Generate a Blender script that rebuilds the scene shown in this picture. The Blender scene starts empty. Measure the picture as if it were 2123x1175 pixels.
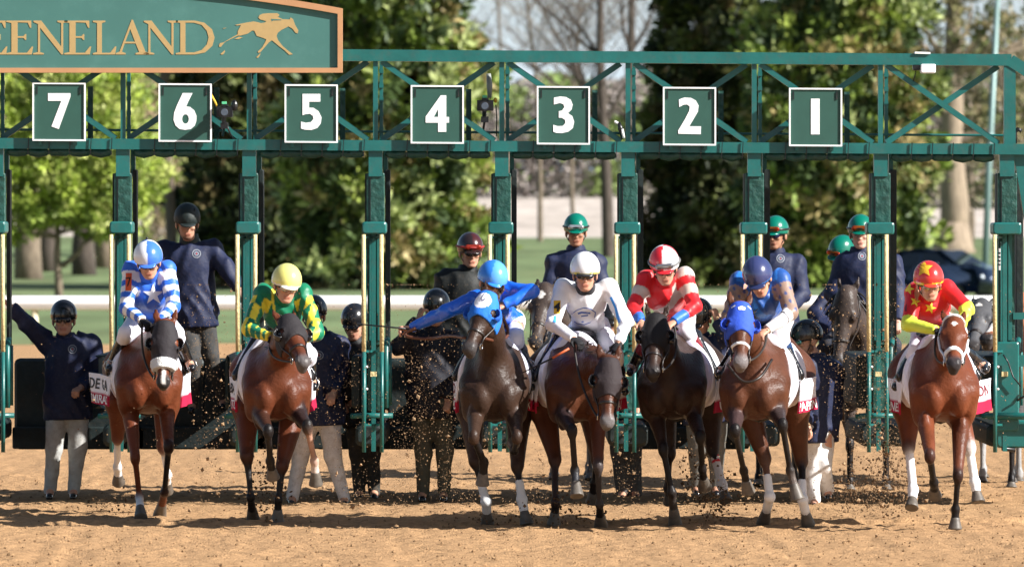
import bpy, math, random
import numpy as np
from mathutils import Vector, Matrix
from mathutils.geometry import tessellate_polygon
from mathutils.bvhtree import BVHTree
R = math.radians
random.seed(7); rng = np.random.default_rng(7)
SC = bpy.context.scene
COL = SC.collection

# ------------------------------------------------------------------ camera, sky, sun, exposure
HCAM, FPX, YH = 2.45, 14820.0, 480.0          # eye height (m), focal length in photo pixels, horizon row
PITCH = math.atan((587.5 - YH) / FPX)
cam_d = bpy.data.cameras.new('camera'); cam = bpy.data.objects.new('camera', cam_d); COL.objects.link(cam)
cam.location = (0, 0, HCAM); cam.rotation_euler = (math.pi/2 - PITCH, 0, 0)
cam_d.sensor_width = 36.0; cam_d.lens = FPX / 2123 * 36.0
cam_d.clip_start = 1.0; cam_d.clip_end = 6000.0
cam_d.dof.use_dof = True; cam_d.dof.focus_distance = 61.0; cam_d.dof.aperture_fstop = 4.6
SC.camera = cam
SUN_AZ, SUN_EL = 66.0, 33.0                     # azimuth to the right of the line from subject to camera
to_sun = Vector((math.sin(R(SUN_AZ))*math.cos(R(SUN_EL)), -math.cos(R(SUN_AZ))*math.cos(R(SUN_EL)), math.sin(R(SUN_EL))))
world = bpy.data.worlds.new('World'); SC.world = world; world.use_nodes = True
wn = world.node_tree.nodes; wl = world.node_tree.links
bg = wn['Background']; sky = wn.new('ShaderNodeTexSky'); sky.sky_type = 'NISHITA'; sky.sun_disc = False
sky.sun_elevation = R(SUN_EL); sky.sun_rotation = math.atan2(to_sun.x, to_sun.y)
sky.air_density = 1.0; sky.dust_density = 1.2; sky.ozone_density = 1.0
wtc = wn.new('ShaderNodeTexCoord'); wsp = wn.new('ShaderNodeSeparateXYZ'); wl.new(wtc.outputs['Generated'], wsp.inputs[0])
wab = wn.new('ShaderNodeMath'); wab.operation = 'ABSOLUTE'; wl.new(wsp.outputs['Z'], wab.inputs[0])
wmu = wn.new('ShaderNodeMath'); wmu.operation = 'MULTIPLY'; wmu.inputs[1].default_value = -20.0; wl.new(wab.outputs[0], wmu.inputs[0])
wex = wn.new('ShaderNodeMath'); wex.operation = 'EXPONENT'; wl.new(wmu.outputs[0], wex.inputs[0])
whz = wn.new('ShaderNodeVectorMath'); whz.operation = 'SCALE'; whz.inputs[0].default_value = (5.6, 7.4, 10.0); wl.new(wex.outputs[0], whz.inputs['Scale'])
wad = wn.new('ShaderNodeVectorMath'); wad.operation = 'ADD'; wl.new(sky.outputs[0], wad.inputs[0]); wl.new(whz.outputs[0], wad.inputs[1])   # pale haze low over the whole horizon
wl.new(wad.outputs[0], bg.inputs[0]); bg.inputs[1].default_value = 0.05
sun_d = bpy.data.lights.new('sun', 'SUN'); sun_d.energy = 5.0; sun_d.angle = R(0.5); sun_d.color = (1.0, 0.968, 0.92)
sun = bpy.data.objects.new('sun', sun_d); COL.objects.link(sun)
sun.rotation_euler = (-to_sun).to_track_quat('-Z', 'Y').to_euler(); sun.location = (20, -10, 30)
vs = SC.view_settings
SC.display_settings.display_device = 'sRGB'
vs.view_transform = 'Standard'; vs.look = 'None'; vs.exposure = 1.08; vs.gamma = 1.0; vs.use_curve_mapping = False
SC.render.engine = 'CYCLES'
SC.cycles.max_bounces = 5; SC.cycles.transparent_max_bounces = 6

def PX(px, py, d):
    """world point at distance d (along y) seen at photo pixel (px, py)"""
    F = Vector((0, math.cos(PITCH), -math.sin(PITCH))); U = Vector((0, math.sin(PITCH), math.cos(PITCH)))
    r = F*FPX + Vector((1, 0, 0))*(px-1061.5) + U*(587.5-py)
    return Vector((0, 0, HCAM)) + r*(d/r.y)

# ------------------------------------------------------------------ materials
def s2l(c):
    return tuple(((x/12.92) if x <= 0.04045 else ((x+0.055)/1.055)**2.4) for x in c)
MATS = {}
def mat(name, col=(0.5, 0.5, 0.5), rough=0.6, metal=0.0, spec=0.5, attr=False, var=0.0, vscale=20.0,
        bump=0.0, bscale=60.0, sheen=0.0, coat=0.0, dirt=None, dirt_amt=0.0, dscale=8.0, stretch=None):
    if name in MATS: return MATS[name]
    m = bpy.data.materials.new(name); m.use_nodes = True; MATS[name] = m
    nt = m.node_tree; N = nt.nodes; Lk = nt.links; b = N['Principled BSDF']
    b.inputs['Roughness'].default_value = rough; b.inputs['Metallic'].default_value = metal
    b.inputs['Specular IOR Level'].default_value = spec
    b.inputs['Sheen Weight'].default_value = sheen; b.inputs['Coat Weight'].default_value = coat
    tc = N.new('ShaderNodeTexCoord'); vec = tc.outputs['Object']
    if stretch:
        mp = N.new('ShaderNodeMapping'); mp.inputs['Scale'].default_value = stretch
        Lk.new(vec, mp.inputs[0]); vec = mp.outputs[0]
    if attr:
        a = N.new('ShaderNodeAttribute'); a.attribute_name = 'Col'; src = a.outputs['Color']
    else:
        rgb = N.new('ShaderNodeRGB'); rgb.outputs[0].default_value = (*col, 1); src = rgb.outputs[0]
    if var > 0:
        n = N.new('ShaderNodeTexNoise'); n.inputs['Scale'].default_value = vscale; n.inputs['Detail'].default_value = 5
        Lk.new(vec, n.inputs['Vector'])
        mr = N.new('ShaderNodeMapRange'); mr.inputs[1].default_value = 0.3; mr.inputs[2].default_value = 0.7
        mr.inputs[3].default_value = 1-var; mr.inputs[4].default_value = 1+var; Lk.new(n.outputs[0], mr.inputs[0])
        mx = N.new('ShaderNodeVectorMath'); mx.operation = 'SCALE'
        Lk.new(src, mx.inputs[0]); Lk.new(mr.outputs[0], mx.inputs['Scale']); src = mx.outputs[0]
    if dirt is not None:
        n = N.new('ShaderNodeTexNoise'); n.inputs['Scale'].default_value = dscale; n.inputs['Detail'].default_value = 8
        n.inputs['Roughness'].default_value = 0.7
        Lk.new(vec, n.inputs['Vector'])
        mr = N.new('ShaderNodeMapRange'); mr.inputs[1].default_value = 0.5; mr.inputs[2].default_value = 0.75
        mr.inputs[3].default_value = 0; mr.inputs[4].default_value = dirt_amt; Lk.new(n.outputs[0], mr.inputs[0])
        mx = N.new('ShaderNodeMix'); mx.data_type = 'RGBA'
        Lk.new(mr.outputs[0], mx.inputs[0]); Lk.new(src, mx.inputs[6]); mx.inputs[7].default_value = (*dirt, 1); src = mx.outputs[2]
    Lk.new(src, b.inputs['Base Color'])
    if bump > 0:
        n = N.new('ShaderNodeTexNoise'); n.inputs['Scale'].default_value = bscale; n.inputs['Detail'].default_value = 4
        Lk.new(vec, n.inputs['Vector'])
        bp = N.new('ShaderNodeBump'); bp.inputs['Strength'].default_value = bump; bp.inputs['Distance'].default_value = 0.02
        Lk.new(n.outputs[0], bp.inputs['Height']); Lk.new(bp.outputs[0], b.inputs['Normal'])
    return m

# ------------------------------------------------------------------ object helpers
def tag(o, label=None, cat=None, group=None, kind=None):
    if label: o['label'] = label
    if cat: o['category'] = cat
    if group: o['group'] = group
    if kind: o['kind'] = kind
    return o
def thing(name, label, cat, loc=(0, 0, 0), group=None):
    o = bpy.data.objects.new(name, None); COL.objects.link(o); o.location = loc; o.empty_display_size = 0.2
    return tag(o, label, cat, group)
def mesh_obj(name, V, F, m, parent=None, smooth=False, cols=None):
    """V world coordinates; the object origin sits at its (grand)parents' origin"""
    V = np.asarray(V, dtype=np.float64).reshape(-1, 3)
    me = bpy.data.meshes.new(name)
    if parent is not None:
        off = np.array(parent.location); p = parent.parent
        while p is not None: off = off + np.array(p.location); p = p.parent
        V = V - off
    me.from_pydata(V.tolist() if len(V) < 200 else V, [], F.tolist() if isinstance(F, np.ndarray) else F)
    me.materials.append(m)
    if cols is not None:
        ca = me.color_attributes.new('Col', 'FLOAT_COLOR', 'POINT')
        c4 = np.ones((len(V), 4), dtype=np.float32); c4[:, :3] = cols; ca.data.foreach_set('color', c4.ravel())
    if smooth: me.polygons.foreach_set('use_smooth', np.ones(len(me.polygons), dtype=bool))
    me.update()
    o = bpy.data.objects.new(name, me); COL.objects.link(o)
    if parent is not None: o.parent = parent
    return o
class MB:
    """collects simple solids and links them as one mesh"""
    def __init__(s): s.V = []; s.F = []
    def add(s, V, F):
        o = len(s.V); s.V += [tuple(v) for v in V]; s.F += [tuple(i+o for i in f) for f in F]; return s
    def box(s, lo, hi):
        x0, y0, z0 = lo; x1, y1, z1 = hi
        V = [(x, y, z) for x in (x0, x1) for y in (y0, y1) for z in (z0, z1)]
        return s.add(V, [(0, 1, 3, 2), (4, 6, 7, 5), (0, 4, 5, 1), (2, 3, 7, 6), (0, 2, 6, 4), (1, 5, 7, 3)])
    def rbox(s, lo, hi, r):
        """box with its corners rounded in the x-z plane and a small bevel on front edges"""
        x0, y0, z0 = lo; x1, y1, z1 = hi; pts = []
        for cx, cz, a0 in ((x1-r, z1-r, 0), (x0+r, z1-r, 90), (x0+r, z0+r, 180), (x1-r, z0+r, 270)):
            for k in range(4): a = R(a0+30*k); pts.append((cx+r*math.cos(a), cz+r*math.sin(a)))
        n = len(pts); mx = (x0+x1)/2; mz = (z0+z1)/2; b = min(r*0.5, (y1-y0)*0.3)
        def ins(p): return (p[0]-math.copysign(min(b, abs(p[0]-mx)), p[0]-mx), p[1]-math.copysign(min(b, abs(p[1]-mz)), p[1]-mz))
        rings = [[(ins(p)[0], y0, ins(p)[1]) for p in pts], [(p[0], y0+b, p[1]) for p in pts], [(p[0], y1, p[1]) for p in pts]]
        V = [v for rg in rings for v in rg]; F = []
        for q in range(2):
            for i in range(n): j = (i+1) % n; F.append((q*n+i, q*n+j, (q+1)*n+j, (q+1)*n+i))
        F.append(tuple(range(n))[::-1]); F.append(tuple(range(2*n, 3*n)))
        return s.add(V, F)
    def bar(s, p, q, w, d, up=(0, 1, 0)):
        """rectangular bar p-q; d = size along 'up' (default depth y), w = size across"""
        p = Vector(p); q = Vector(q); t = (q-p).normalized(); u = Vector(up); u = (u - t*u.dot(t)).normalized(); n = t.cross(u)
        V = [c + n*(a*w/2) + u*(b*d/2) for c in (p, q) for a, b in ((-1, -1), (1, -1), (1, 1), (-1, 1))]
        return s.add(V, [(0, 3, 2, 1), (4, 5, 6, 7), (0, 1, 5, 4), (1, 2, 6, 5), (2, 3, 7, 6), (3, 0, 4, 7)])
    def tube(s, pts, r, n=8, caps=True):
        pts = [Vector(p) for p in pts]; rs = r if isinstance(r, (list, tuple)) else [r]*len(pts)
        V = []; F = []; ref = None
        for i, p in enumerate(pts):
            t = (pts[min(i+1, len(pts)-1)] - pts[max(i-1, 0)]).normalized()
            if ref is None: ref = Vector((0, 0, 1)) if abs(t.z) < 0.9 else Vector((0, 1, 0))
            a = (ref - t*ref.dot(t)).normalized(); ref = a; b = t.cross(a)
            V += [p + (a*math.cos(2*math.pi*k/n) + b*math.sin(2*math.pi*k/n))*rs[i] for k in range(n)]
        for i in range(len(pts)-1):
            for k in range(n): j = (k+1) % n; F.append((i*n+k, i*n+j, (i+1)*n+j, (i+1)*n+k))
        if caps: F.append(tuple(range(n))[::-1]); F.append(tuple((len(pts)-1)*n+k for k in range(n)))
        return s.add(V, F)
    def ball(s, c, r, n=10, m=7):
        c = Vector(c); r = r if hasattr(r, '__len__') else (r, r, r)
        V = [c+Vector((0, 0, r[2]))]
        for i in range(1, m):
            th = math.pi*i/m
            V += [c + Vector((r[0]*math.sin(th)*math.cos(2*math.pi*k/n), r[1]*math.sin(th)*math.sin(2*math.pi*k/n), r[2]*math.cos(th))) for k in range(n)]
        V.append(c-Vector((0, 0, r[2]))); F = []
        for k in range(n): F.append((0, 1+k, 1+(k+1) % n)); 
        for i in range(m-2):
            for k in range(n): j = (k+1) % n; a = 1+i*n; F.append((a+k, a+n+k, a+n+j, a+j))
        a = 1+(m-2)*n
        for k in range(n): F.append((a+(k+1) % n, a+k, len(V)-1))
        return s.add(V, F)
    def slab(s, loops, P, depth):
        """polygon (outer loop, then holes) in 2D, mapped by P(x, y) to the front plane, extruded along +y"""
        flat = [p for l in loops for p in l]
        tris = tessellate_polygon([[Vector((x, y, 0)) for x, y in l] for l in loops])
        Fv = [Vector(P(x, y)) for x, y in flat]; n = len(flat); D = Vector((0, depth, 0))
        V = Fv + [v + D for v in Fv]; F = []
        for t in tris:
            a, b, c = (Fv[i] for i in t)
            if (b-a).cross(c-a).y > 0: t = (t[0], t[2], t[1])
            F.append(tuple(t)); F.append((t[0]+n, t[2]+n, t[1]+n))
        o = 0
        for l in loops:
            for i in range(len(l)): j = (i+1) % len(l); F.append((o+i, o+j, o+j+n, o+i+n))
            o += len(l)
        return s.add(V, F)
    def obj(s, name, m, parent=None, smooth=False): return mesh_obj(name, s.V, s.F, m, parent, smooth)

# ------------------------------------------------------------------ noise used to shape ground
def vnoise(x, y, seed=0):
    def h(i, j):
        n = (i*374761393 + j*668265263 + seed*1442695041) & 0xffffffff
        n = ((n ^ (n >> 13))*1274126177) & 0xffffffff
        return ((n ^ (n >> 16)) & 0xffff)/65535.0
    xi = np.floor(x).astype(np.int64); yi = np.floor(y).astype(np.int64); fx = x-xi; fy = y-yi
    fx = fx*fx*(3-2*fx); fy = fy*fy*(3-2*fy)
    return (h(xi, yi)*(1-fx)+h(xi+1, yi)*fx)*(1-fy) + (h(xi, yi+1)*(1-fx)+h(xi+1, yi+1)*fx)*fy

# ------------------------------------------------------------------ ground, track, turf
def sheet(xs, ys, zf):
    X, Y = np.meshgrid(xs, ys); Z = zf(X, Y); V = np.stack([X, Y, Z], -1).reshape(-1, 3)
    nx, ny = len(xs), len(ys); i = np.arange(nx*ny).reshape(ny, nx)
    return V, np.stack([i[:-1, :-1], i[:-1, 1:], i[1:, 1:], i[1:, :-1]], -1).reshape(-1, 4)
def rut(X, Y, y0, w, amp, seed):
    return np.exp(-((Y-y0-0.25*(vnoise(X*0.6, X*0+3, seed)-0.5))/w)**2)*amp*(0.4+1.2*vnoise(X*2.2, X*0, seed+5))
RUTS = [(59.9, 0.10, -0.045), (60.15, .08, .03), (64.9, 0.13, -0.05), (66.1, .12, -.035), (67.6, 0.15, -.04), (70.4, .2, -.03)]
def track_z(X, Y):
    z = (vnoise(X*1.3, Y*0.7, 1)-0.5)*0.02
    z = z + (vnoise(X*6, Y*3.5, 2)-0.5)*0.018 + (vnoise(X*17, Y*9, 3)-0.5)*0.022
    z = z + (np.clip(vnoise(X*27, Y*12, 4)-0.72, 0, 1))*0.075
    z = z + (vnoise(X*9+Y*0.3, Y*0.5, 8)-0.5)*0.018
    for i, (y0, w, a) in enumerate(RUTS): z = z + rut(X, Y - 0.045*X*(1 if y0 < 62 else .3), y0, w, a, 20+i)
    return z
def land_z(X, Y):
    z = np.interp(Y, [0, 250, 330, 420, 600, 820, 1100, 2500], [-0.03, -0.03, 0.18, 1.3, 2.0, 6.2, 9, 22])
    return z + (vnoise(X*0.12, Y*0.05, 9)-0.5)*0.25*np.clip((Y-160)/200, 0, 1)
m_dirt = mat('track_dirt', (0.42, 0.252, 0.128), rough=1.0, spec=0.1, var=0.2, vscale=14, bump=0.9, bscale=60, dirt=(0.15, 0.09, 0.048), dirt_amt=0.85, dscale=8)
m_grass = mat('turf_grass', (0.135, 0.18, 0.085), rough=1.0, spec=0.1, var=0.28, vscale=0.35, bump=0.4, bscale=9, dirt=(0.17, 0.17, 0.08), dirt_amt=0.6, dscale=0.15, stretch=(1, 0.15, 1))
m_gravel = mat('gravel_lot', (0.48, 0.42, 0.37), rough=1.0, spec=0.1, var=0.2, vscale=0.4, bump=.3, bscale=3, dirt=(0.3, 0.26, 0.22), dirt_amt=.7, dscale=0.06, stretch=(1, .2, 1))
ys = np.concatenate([np.arange(40, 50, 0.25), np.arange(50, 72, 0.07), np.arange(72, 100, 0.25), np.arange(100, 157, 1.5)])
xs = np.concatenate([np.arange(-40, -6.2, 1.3), np.arange(-6.0, 6.0, 0.048), np.arange(6.2, 40, 1.3)])
V, F = sheet(xs, ys, track_z); tag(mesh_obj('dirt_track', V, F, m_dirt, smooth=True), kind='structure')
V, F = sheet(np.arange(-260, 261, 6.0), np.concatenate([np.arange(154.5, 330, 3.0), np.arange(330, 603, 9)]), land_z)
tag(mesh_obj('turf_ground', V, F, m_grass, smooth=True), kind='structure')
V, F = sheet(np.arange(-500, 501, 20.0), np.arange(600, 1000, 12.0), lambda X, Y: land_z(X, Y)+0.02)
tag(mesh_obj('gravel_road', V, F, m_gravel, smooth=True), kind='structure')
V, F = sheet(np.arange(-1500, 1501, 60.0), np.arange(990, 3000, 40.0), land_z)
tag(mesh_obj('far_ground', V, F, m_grass, smooth=True), kind='structure')
V, F = sheet(np.arange(-300, 301, 60.0), np.arange(-60, 45, 15.0), lambda X, Y: X*0-0.03)
tag(mesh_obj('near_ground', V, F, m_dirt), kind='structure')
# side aprons of the track
for sx in (-1, 1):
    V, F = sheet(np.linspace(39, 260, 12)*sx, np.linspace(40, 157, 12), lambda X, Y: X*0-0.03)
    if sx < 0: F = F[:, ::-1]
    tag(mesh_obj('track_apron', V, F, m_dirt), kind='structure')
# clods lying on the harrowed surface
def clods(n, pos, size, seed):
    r = np.random.default_rng(seed)
    base = np.array([(1, 0, 0), (-1, 0, 0), (0, 1, 0), (0, -1, 0), (0, 0, 1), (0, 0, -1)], float)
    fc = np.array([(0, 2, 4), (2, 1, 4), (1, 3, 4), (3, 0, 4), (2, 0, 5), (1, 2, 5), (3, 1, 5), (0, 3, 5)])
    V = base[None]*size[:, None, None]*r.uniform(0.5, 1.3, (n, 6, 1)); a = r.uniform(0, 6.28, n); c, s_ = np.cos(a)[:, None], np.sin(a)[:, None]
    b = r.uniform(-.8, .8, n); cb, sb = np.cos(b)[:, None], np.sin(b)[:, None]
    x, y, z = V[..., 0]*c - V[..., 1]*s_, V[..., 0]*s_ + V[..., 1]*c, V[..., 2]
    x, z = x*cb - z*sb, x*sb + z*cb
    V = np.stack([x, y, z], -1) + pos[:, None, :]
    F = (fc[None] + (np.arange(n)*6)[:, None, None]).reshape(-1, 3)
    return V.reshape(-1, 3), F
n = 12000
px = rng.uniform(-6, 6, n); py = 51.5 + rng.random(n)**1.3*19; sz = 0.003 + 0.016*rng.random(n)**6
pos = np.stack([px, py, track_z(px, py)+sz*0.3], -1); V, F = clods(n, pos, sz, 3)
m_clod = mat('dirt_clods', (0.24, 0.15, 0.08), rough=1, spec=.1, var=.4, vscale=3)
tag(mesh_obj('loose_dirt_clods', V, F, m_clod), kind='stuff', label='loose crumbs of dirt scattered over the harrowed track', cat='dirt')
# ------------------------------------------------------------------ starting gate
m_green = mat('gate_green_paint', (0.010, 0.115, 0.105), rough=0.36, var=0.14, vscale=5, dirt=(0.045, 0.10, 0.088), dirt_amt=0.8, dscale=13, bump=0.08, bscale=25)
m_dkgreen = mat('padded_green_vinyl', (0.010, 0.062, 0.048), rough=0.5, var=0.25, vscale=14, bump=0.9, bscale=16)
m_pad = mat('black_green_padding', (0.004, 0.012, 0.012), rough=0.6, var=.3, vscale=8, bump=.5, bscale=12, dirt=(.05, .035, .02), dirt_amt=.35, dscale=22)
m_cream = mat('cream_padding', (0.62, 0.50, 0.25), rough=0.7, var=0.12, vscale=12, bump=0.5, bscale=40)
m_white = mat('white_paint', (0.88, 0.88, 0.88), rough=0.5)
m_sign = mat('number_board_green', (0.021, 0.082, 0.062), rough=0.55, var=0.05, vscale=10)
m_black = mat('black_plastic', (0.008, 0.008, 0.009), rough=0.35)
GD = 64.0
def G(px, py, dd=0.0): return PX(px, py, GD+dd)
SP = 261.7; POSTS = [-8.5 + SP*i for i in range(9)]     # 775+... nine posts, eight stalls
def yt(px): return 115 + (px-720)*0.0073                # centre line of the top beam
def yb(px): return 299 + (px-250)*0.0058                # centre line of the lower beam
gate = thing('starting_gate', 'green steel starting gate with numbered stalls across the dirt track', 'starting gate', (0, GD, 0))
MB().bar(G(-120, yt(-120)), G(2096, yt(2096)), 24/231.6, 0.12).obj('top_beam', m_green, gate)
MB().bar(G(2094, yt(2094)+1), G(2240, yt(2094)+92), 25/231.6, 0.118).obj('corner_beam', m_green, gate)
MB().bar(G(-120, yb(-120)), G(2240, yb(2240)), 22/231.6, 0.20).obj('lower_beam', m_green, gate)
MB().bar(G(-120, yb(-120)-2, 1.6), G(2240, yb(2240)-2, 1.6), 14/231.6, 0.12).obj('rear_beam', m_green, gate)
MB().tube([G(-120, 268, .45), G(2085, 281, .45)], 0.011).obj('cross_rod', m_green, gate)
w = 1/231.6
for i, x in enumerate(POSTS):
    if i == 8: MB().bar(G(2093, yt(2093)+12), G(2093, yb(2093)-10), 24*w, 0.10).obj('upright', m_green, gate)
    else:
        MB().bar(G(x+2, yt(x)+12), G(x+2, yb(x)-11), 10*w, 0.06).obj('upright', m_green, gate)
        MB().bar(G(x+14, yt(x)+13, .38), G(x+14, yb(x)-9, .38), 7*w, 0.05).obj('rear_upright', m_green, gate)
        for q in range(5): MB().bar(G(x+14, yt(x)+28+q*30, .345), G(x+14, yt(x)+37+q*30, .345), 9*w, 0.02).obj('hinge', m_green, gate)
for i in range(-1, 8):
    xa, xb = (POSTS[i] if i >= 0 else -270), POSTS[i+1]
    if i == 7: xb = 2083
    ta, tb, ba, bb = yt(xa)+13, yt(xb)+13, yb(xa)-12, yb(xb)-12
    MB().bar(G(xa+14, ta), G(xb-14, bb), 10*w, 0.050).obj('brace', m_green, gate)
    MB().bar(G(xa+15, ta, .045), G(xb-13, bb, .045), 12*w, 0.022).obj('brace', m_green, gate)
    MB().bar(G(xb-14, tb, .10), G(xa+14, ba, .10), 12*w, 0.050).obj('brace', m_green, gate)
    # rolled fabric pad tied under the lower beam
    b = MB(); segs = 5; x0 = xa+24; x1 = xb-22
    for k in range(segs):
        u0 = x0+(x1-x0)*k/segs; u1 = x0+(x1-x0)*(k+1)/segs-1.5
        mb = MB(); yy = yb((u0+u1)/2)+15
        mb.tube([G(u0, yy-1, -.02), G(u0+6, yy+1.5, -.02), G((u0+u1)/2, yy+3+2*math.sin(k*2.1+i), -.02), G(u1-6, yy+1.5, -.02), G(u1, yy-1, -.02)], [7*w, 9*w, 9.5*w, 9*w, 7*w], 10)
        mb.obj('rolled_pad', m_dkgreen, gate, True)
        MB().bar(G(u1+.5, yy+8, -.115), G(u1+2.5, yb(u1)-13, -.115), 1.6*w, 0.01).obj('tie_cord', m_black, gate)
for i, x in enumerate(POSTS):
    p = MB(); wide = 28 if i < 8 else 30
    MB().bar(G(x+2, yb(x)+11), G(x+2, 366), wide*w, 0.13).obj('post', m_green, gate)
    MB().bar(G(x+23, yb(x)+4, .5), G(x+23, 366, .5), 9*w, 0.10).obj('rear_post', m_green, gate)
    MB().rbox(G(x-17, 466, -.05), G(x+21, 359, .10), .012).obj('post_sleeve', m_dkgreen, gate)
    MB().bar(G(x-9, 359, -.055), G(x-9, 465, -.055), 1.6*w, 0.01).obj('lacing', m_black, gate)
    MB().rbox(G(x+22, 730, .40), G(x+33, 352, .62), .01).obj('side_pad', m_pad, gate)
    MB().rbox(G(x-20, 466, .06), G(x-15, 360, .25), .01).obj('side_pad', m_pad, gate)
    MB().rbox(G(x-26, 484+i*.3, -.34), G(x+26, 459+i*.3, .06), .022).obj('latch_cap', m_green, gate)
    MB().bar(G(x-2, 484, .0), G(x-2, 935, .0), 9*w, 0.05).obj('post', m_green, gate)
    MB().bar(G(x+9, 484, .06), G(x+9, 705, .06), 8*w, 0.05).obj('post', m_green, gate)
    MB().rbox(G(x-15, 715, .05), G(x+16, 484, .22), .01).obj('post_sleeve', m_dkgreen, gate)
    # opened front doors: padded leading edges with the frame running back to the post
    for sx, s in ((-23, -1), (14, 1)):
        if i == 8 and s == 1: continue
        xx = x+sx
        MB().tube([G(xx, 486, -.42), G(xx, 600, -.42), G(xx+1, 729, -.42)], 4.4*w, 8).obj('cream_edge_pad', m_cream, gate, True)
        MB().tube([G(xx+1, 729, -.42), G(xx+1, 937, -.42)], 4.2*w, 8).obj('door_edge', m_green, gate, True)
        f = MB()
        for yy in (492, 728, 880): f.bar(G(xx, yy, -.40), G(x-2+s*4, yy, 0), 5*w, .02, up=(0, 0, 1))
        f.bar(G(xx-s*2+3, 490, -.2), G(xx-s*2+3, 860, -.2), .012, .05)
        f.obj('door_frame', m_green, gate)
        MB().bar(G(x+s*9, 500, -.10), G(x+s*9, 705, -.10), 3*w, .03).obj('door_frame', m_green, gate)
    # stall side: body box, rounded rail, foot ledge, dividing wall running back
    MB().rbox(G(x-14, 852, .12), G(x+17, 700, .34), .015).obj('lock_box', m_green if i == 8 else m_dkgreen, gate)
    MB().tube([G(x+24, 845, .2), G(x+24, 720, .2), G(x+26, 706, .3), G(x+27, 700, .6), G(x+27, 700, 1.6)], 6*w, 8).obj('side_rail', m_green, gate, True)
    MB().tube([G(x+31, 840, .5), G(x+31, 716, .5)], 5*w, 8).obj('side_rail', m_green, gate, True)
    MB().tube([G(x-48, 862, -.05), G(x-30, 861, -.1), G(x+38, 861, -.1)], 5.5*w, 8).obj('foot_ledge', m_green, gate, True)
    MB().rbox(G(x-48, 846, .30), G(x-16, 727, 2.9), .03).obj('divider_pad', m_pad, gate)
    MB().rbox(G(x-40, 925, .20), G(x+33, 864, 2.9), .05).obj('lower_pad', m_pad, gate)
    MB().bar(G(x-2, 770, -.06), G(x-2, 780, -.06), 13*w, .02).obj('latch_plate', m_cream, gate)
    for yy in (760, 806): MB().ball(G(x-16, yy, -.47), .011, 8, 6).obj('bolt', m_white, gate)
# closed rear doors of the stalls the horses at left have left; the right stalls stand open
for i in (0, 1, 2, 3, 5):
    xa, xb = POSTS[i]*0.957+1061.5*.043, POSTS[i+1]*0.957+1061.5*.043
    mid = (xa+xb)/2 + (18 if i == 1 else 0)
    for a, b in ((xa+8, mid-4), (mid+4, xb-8)):
        if i == 0 and a > mid: a += 6
        a -= 16; b += 16
        MB().rbox(PX(a if a < mid else mid+4, 931, 66.95), PX(b if b > mid+30 else mid-4, 742, 67.1), .05).obj('rear_door', m_pad, gate)
    MB().rbox(PX(xa-12, 930, 66.8), PX(xb+12, 884, 66.9), .02).obj('rear_door_pad', m_pad, gate)
# right end frame
MB().bar(G(2112, yb(2112)+10, .02), G(2185, 760, .02), 22*w, .11).obj('end_strut', m_green, gate)
MB().rbox(G(2066, 893, -.05), G(2110, 708, .12), .02).obj('end_box', m_green, gate)
MB().rbox(G(2066, 928, -.02), G(2240, 868, .4), .03).obj('end_tank', m_green, gate)
MB().bar(G(2108, 748, .0), G(2240, 742, .0), 24*w, .06).obj('end_rail', m_green, gate)
MB().bar(G(2100, 655, .05), G(2240, 652, .05), 14*w, .06).obj('end_rail', m_green, gate)
MB().tube([G(2048, 862, -.1), G(2240, 862, -.1)], 7*w, 8).obj('end_rail', m_green, gate, True)
MB().tube([G(2078, 905, .0), G(2080, 930, .0), G(2105, 932, 0)], 5*w, 8).obj('tow_hook', m_black, gate, True)
MB().tube([G(2116, 800, -.1), G(2100, 780, -.1), G(2090, 750, -.08), G(2080, 735, -.1)], 1.6*w, 6).obj('cable', m_black, gate, True)
MB().tube([G(2108, 830, -.1), G(2125, 820, -.1), G(2140, 800, -.1)], 2.5*w, 6).obj('cable', m_black, gate, True)
MB().tube([G(2104, yb(2104)-12, .1), G(2104, 275, .1), G(2110, 268, .1), G(2118, 272, .1)], 5*w, 6).obj('cable_conduit', m_black, gate, True)
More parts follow.
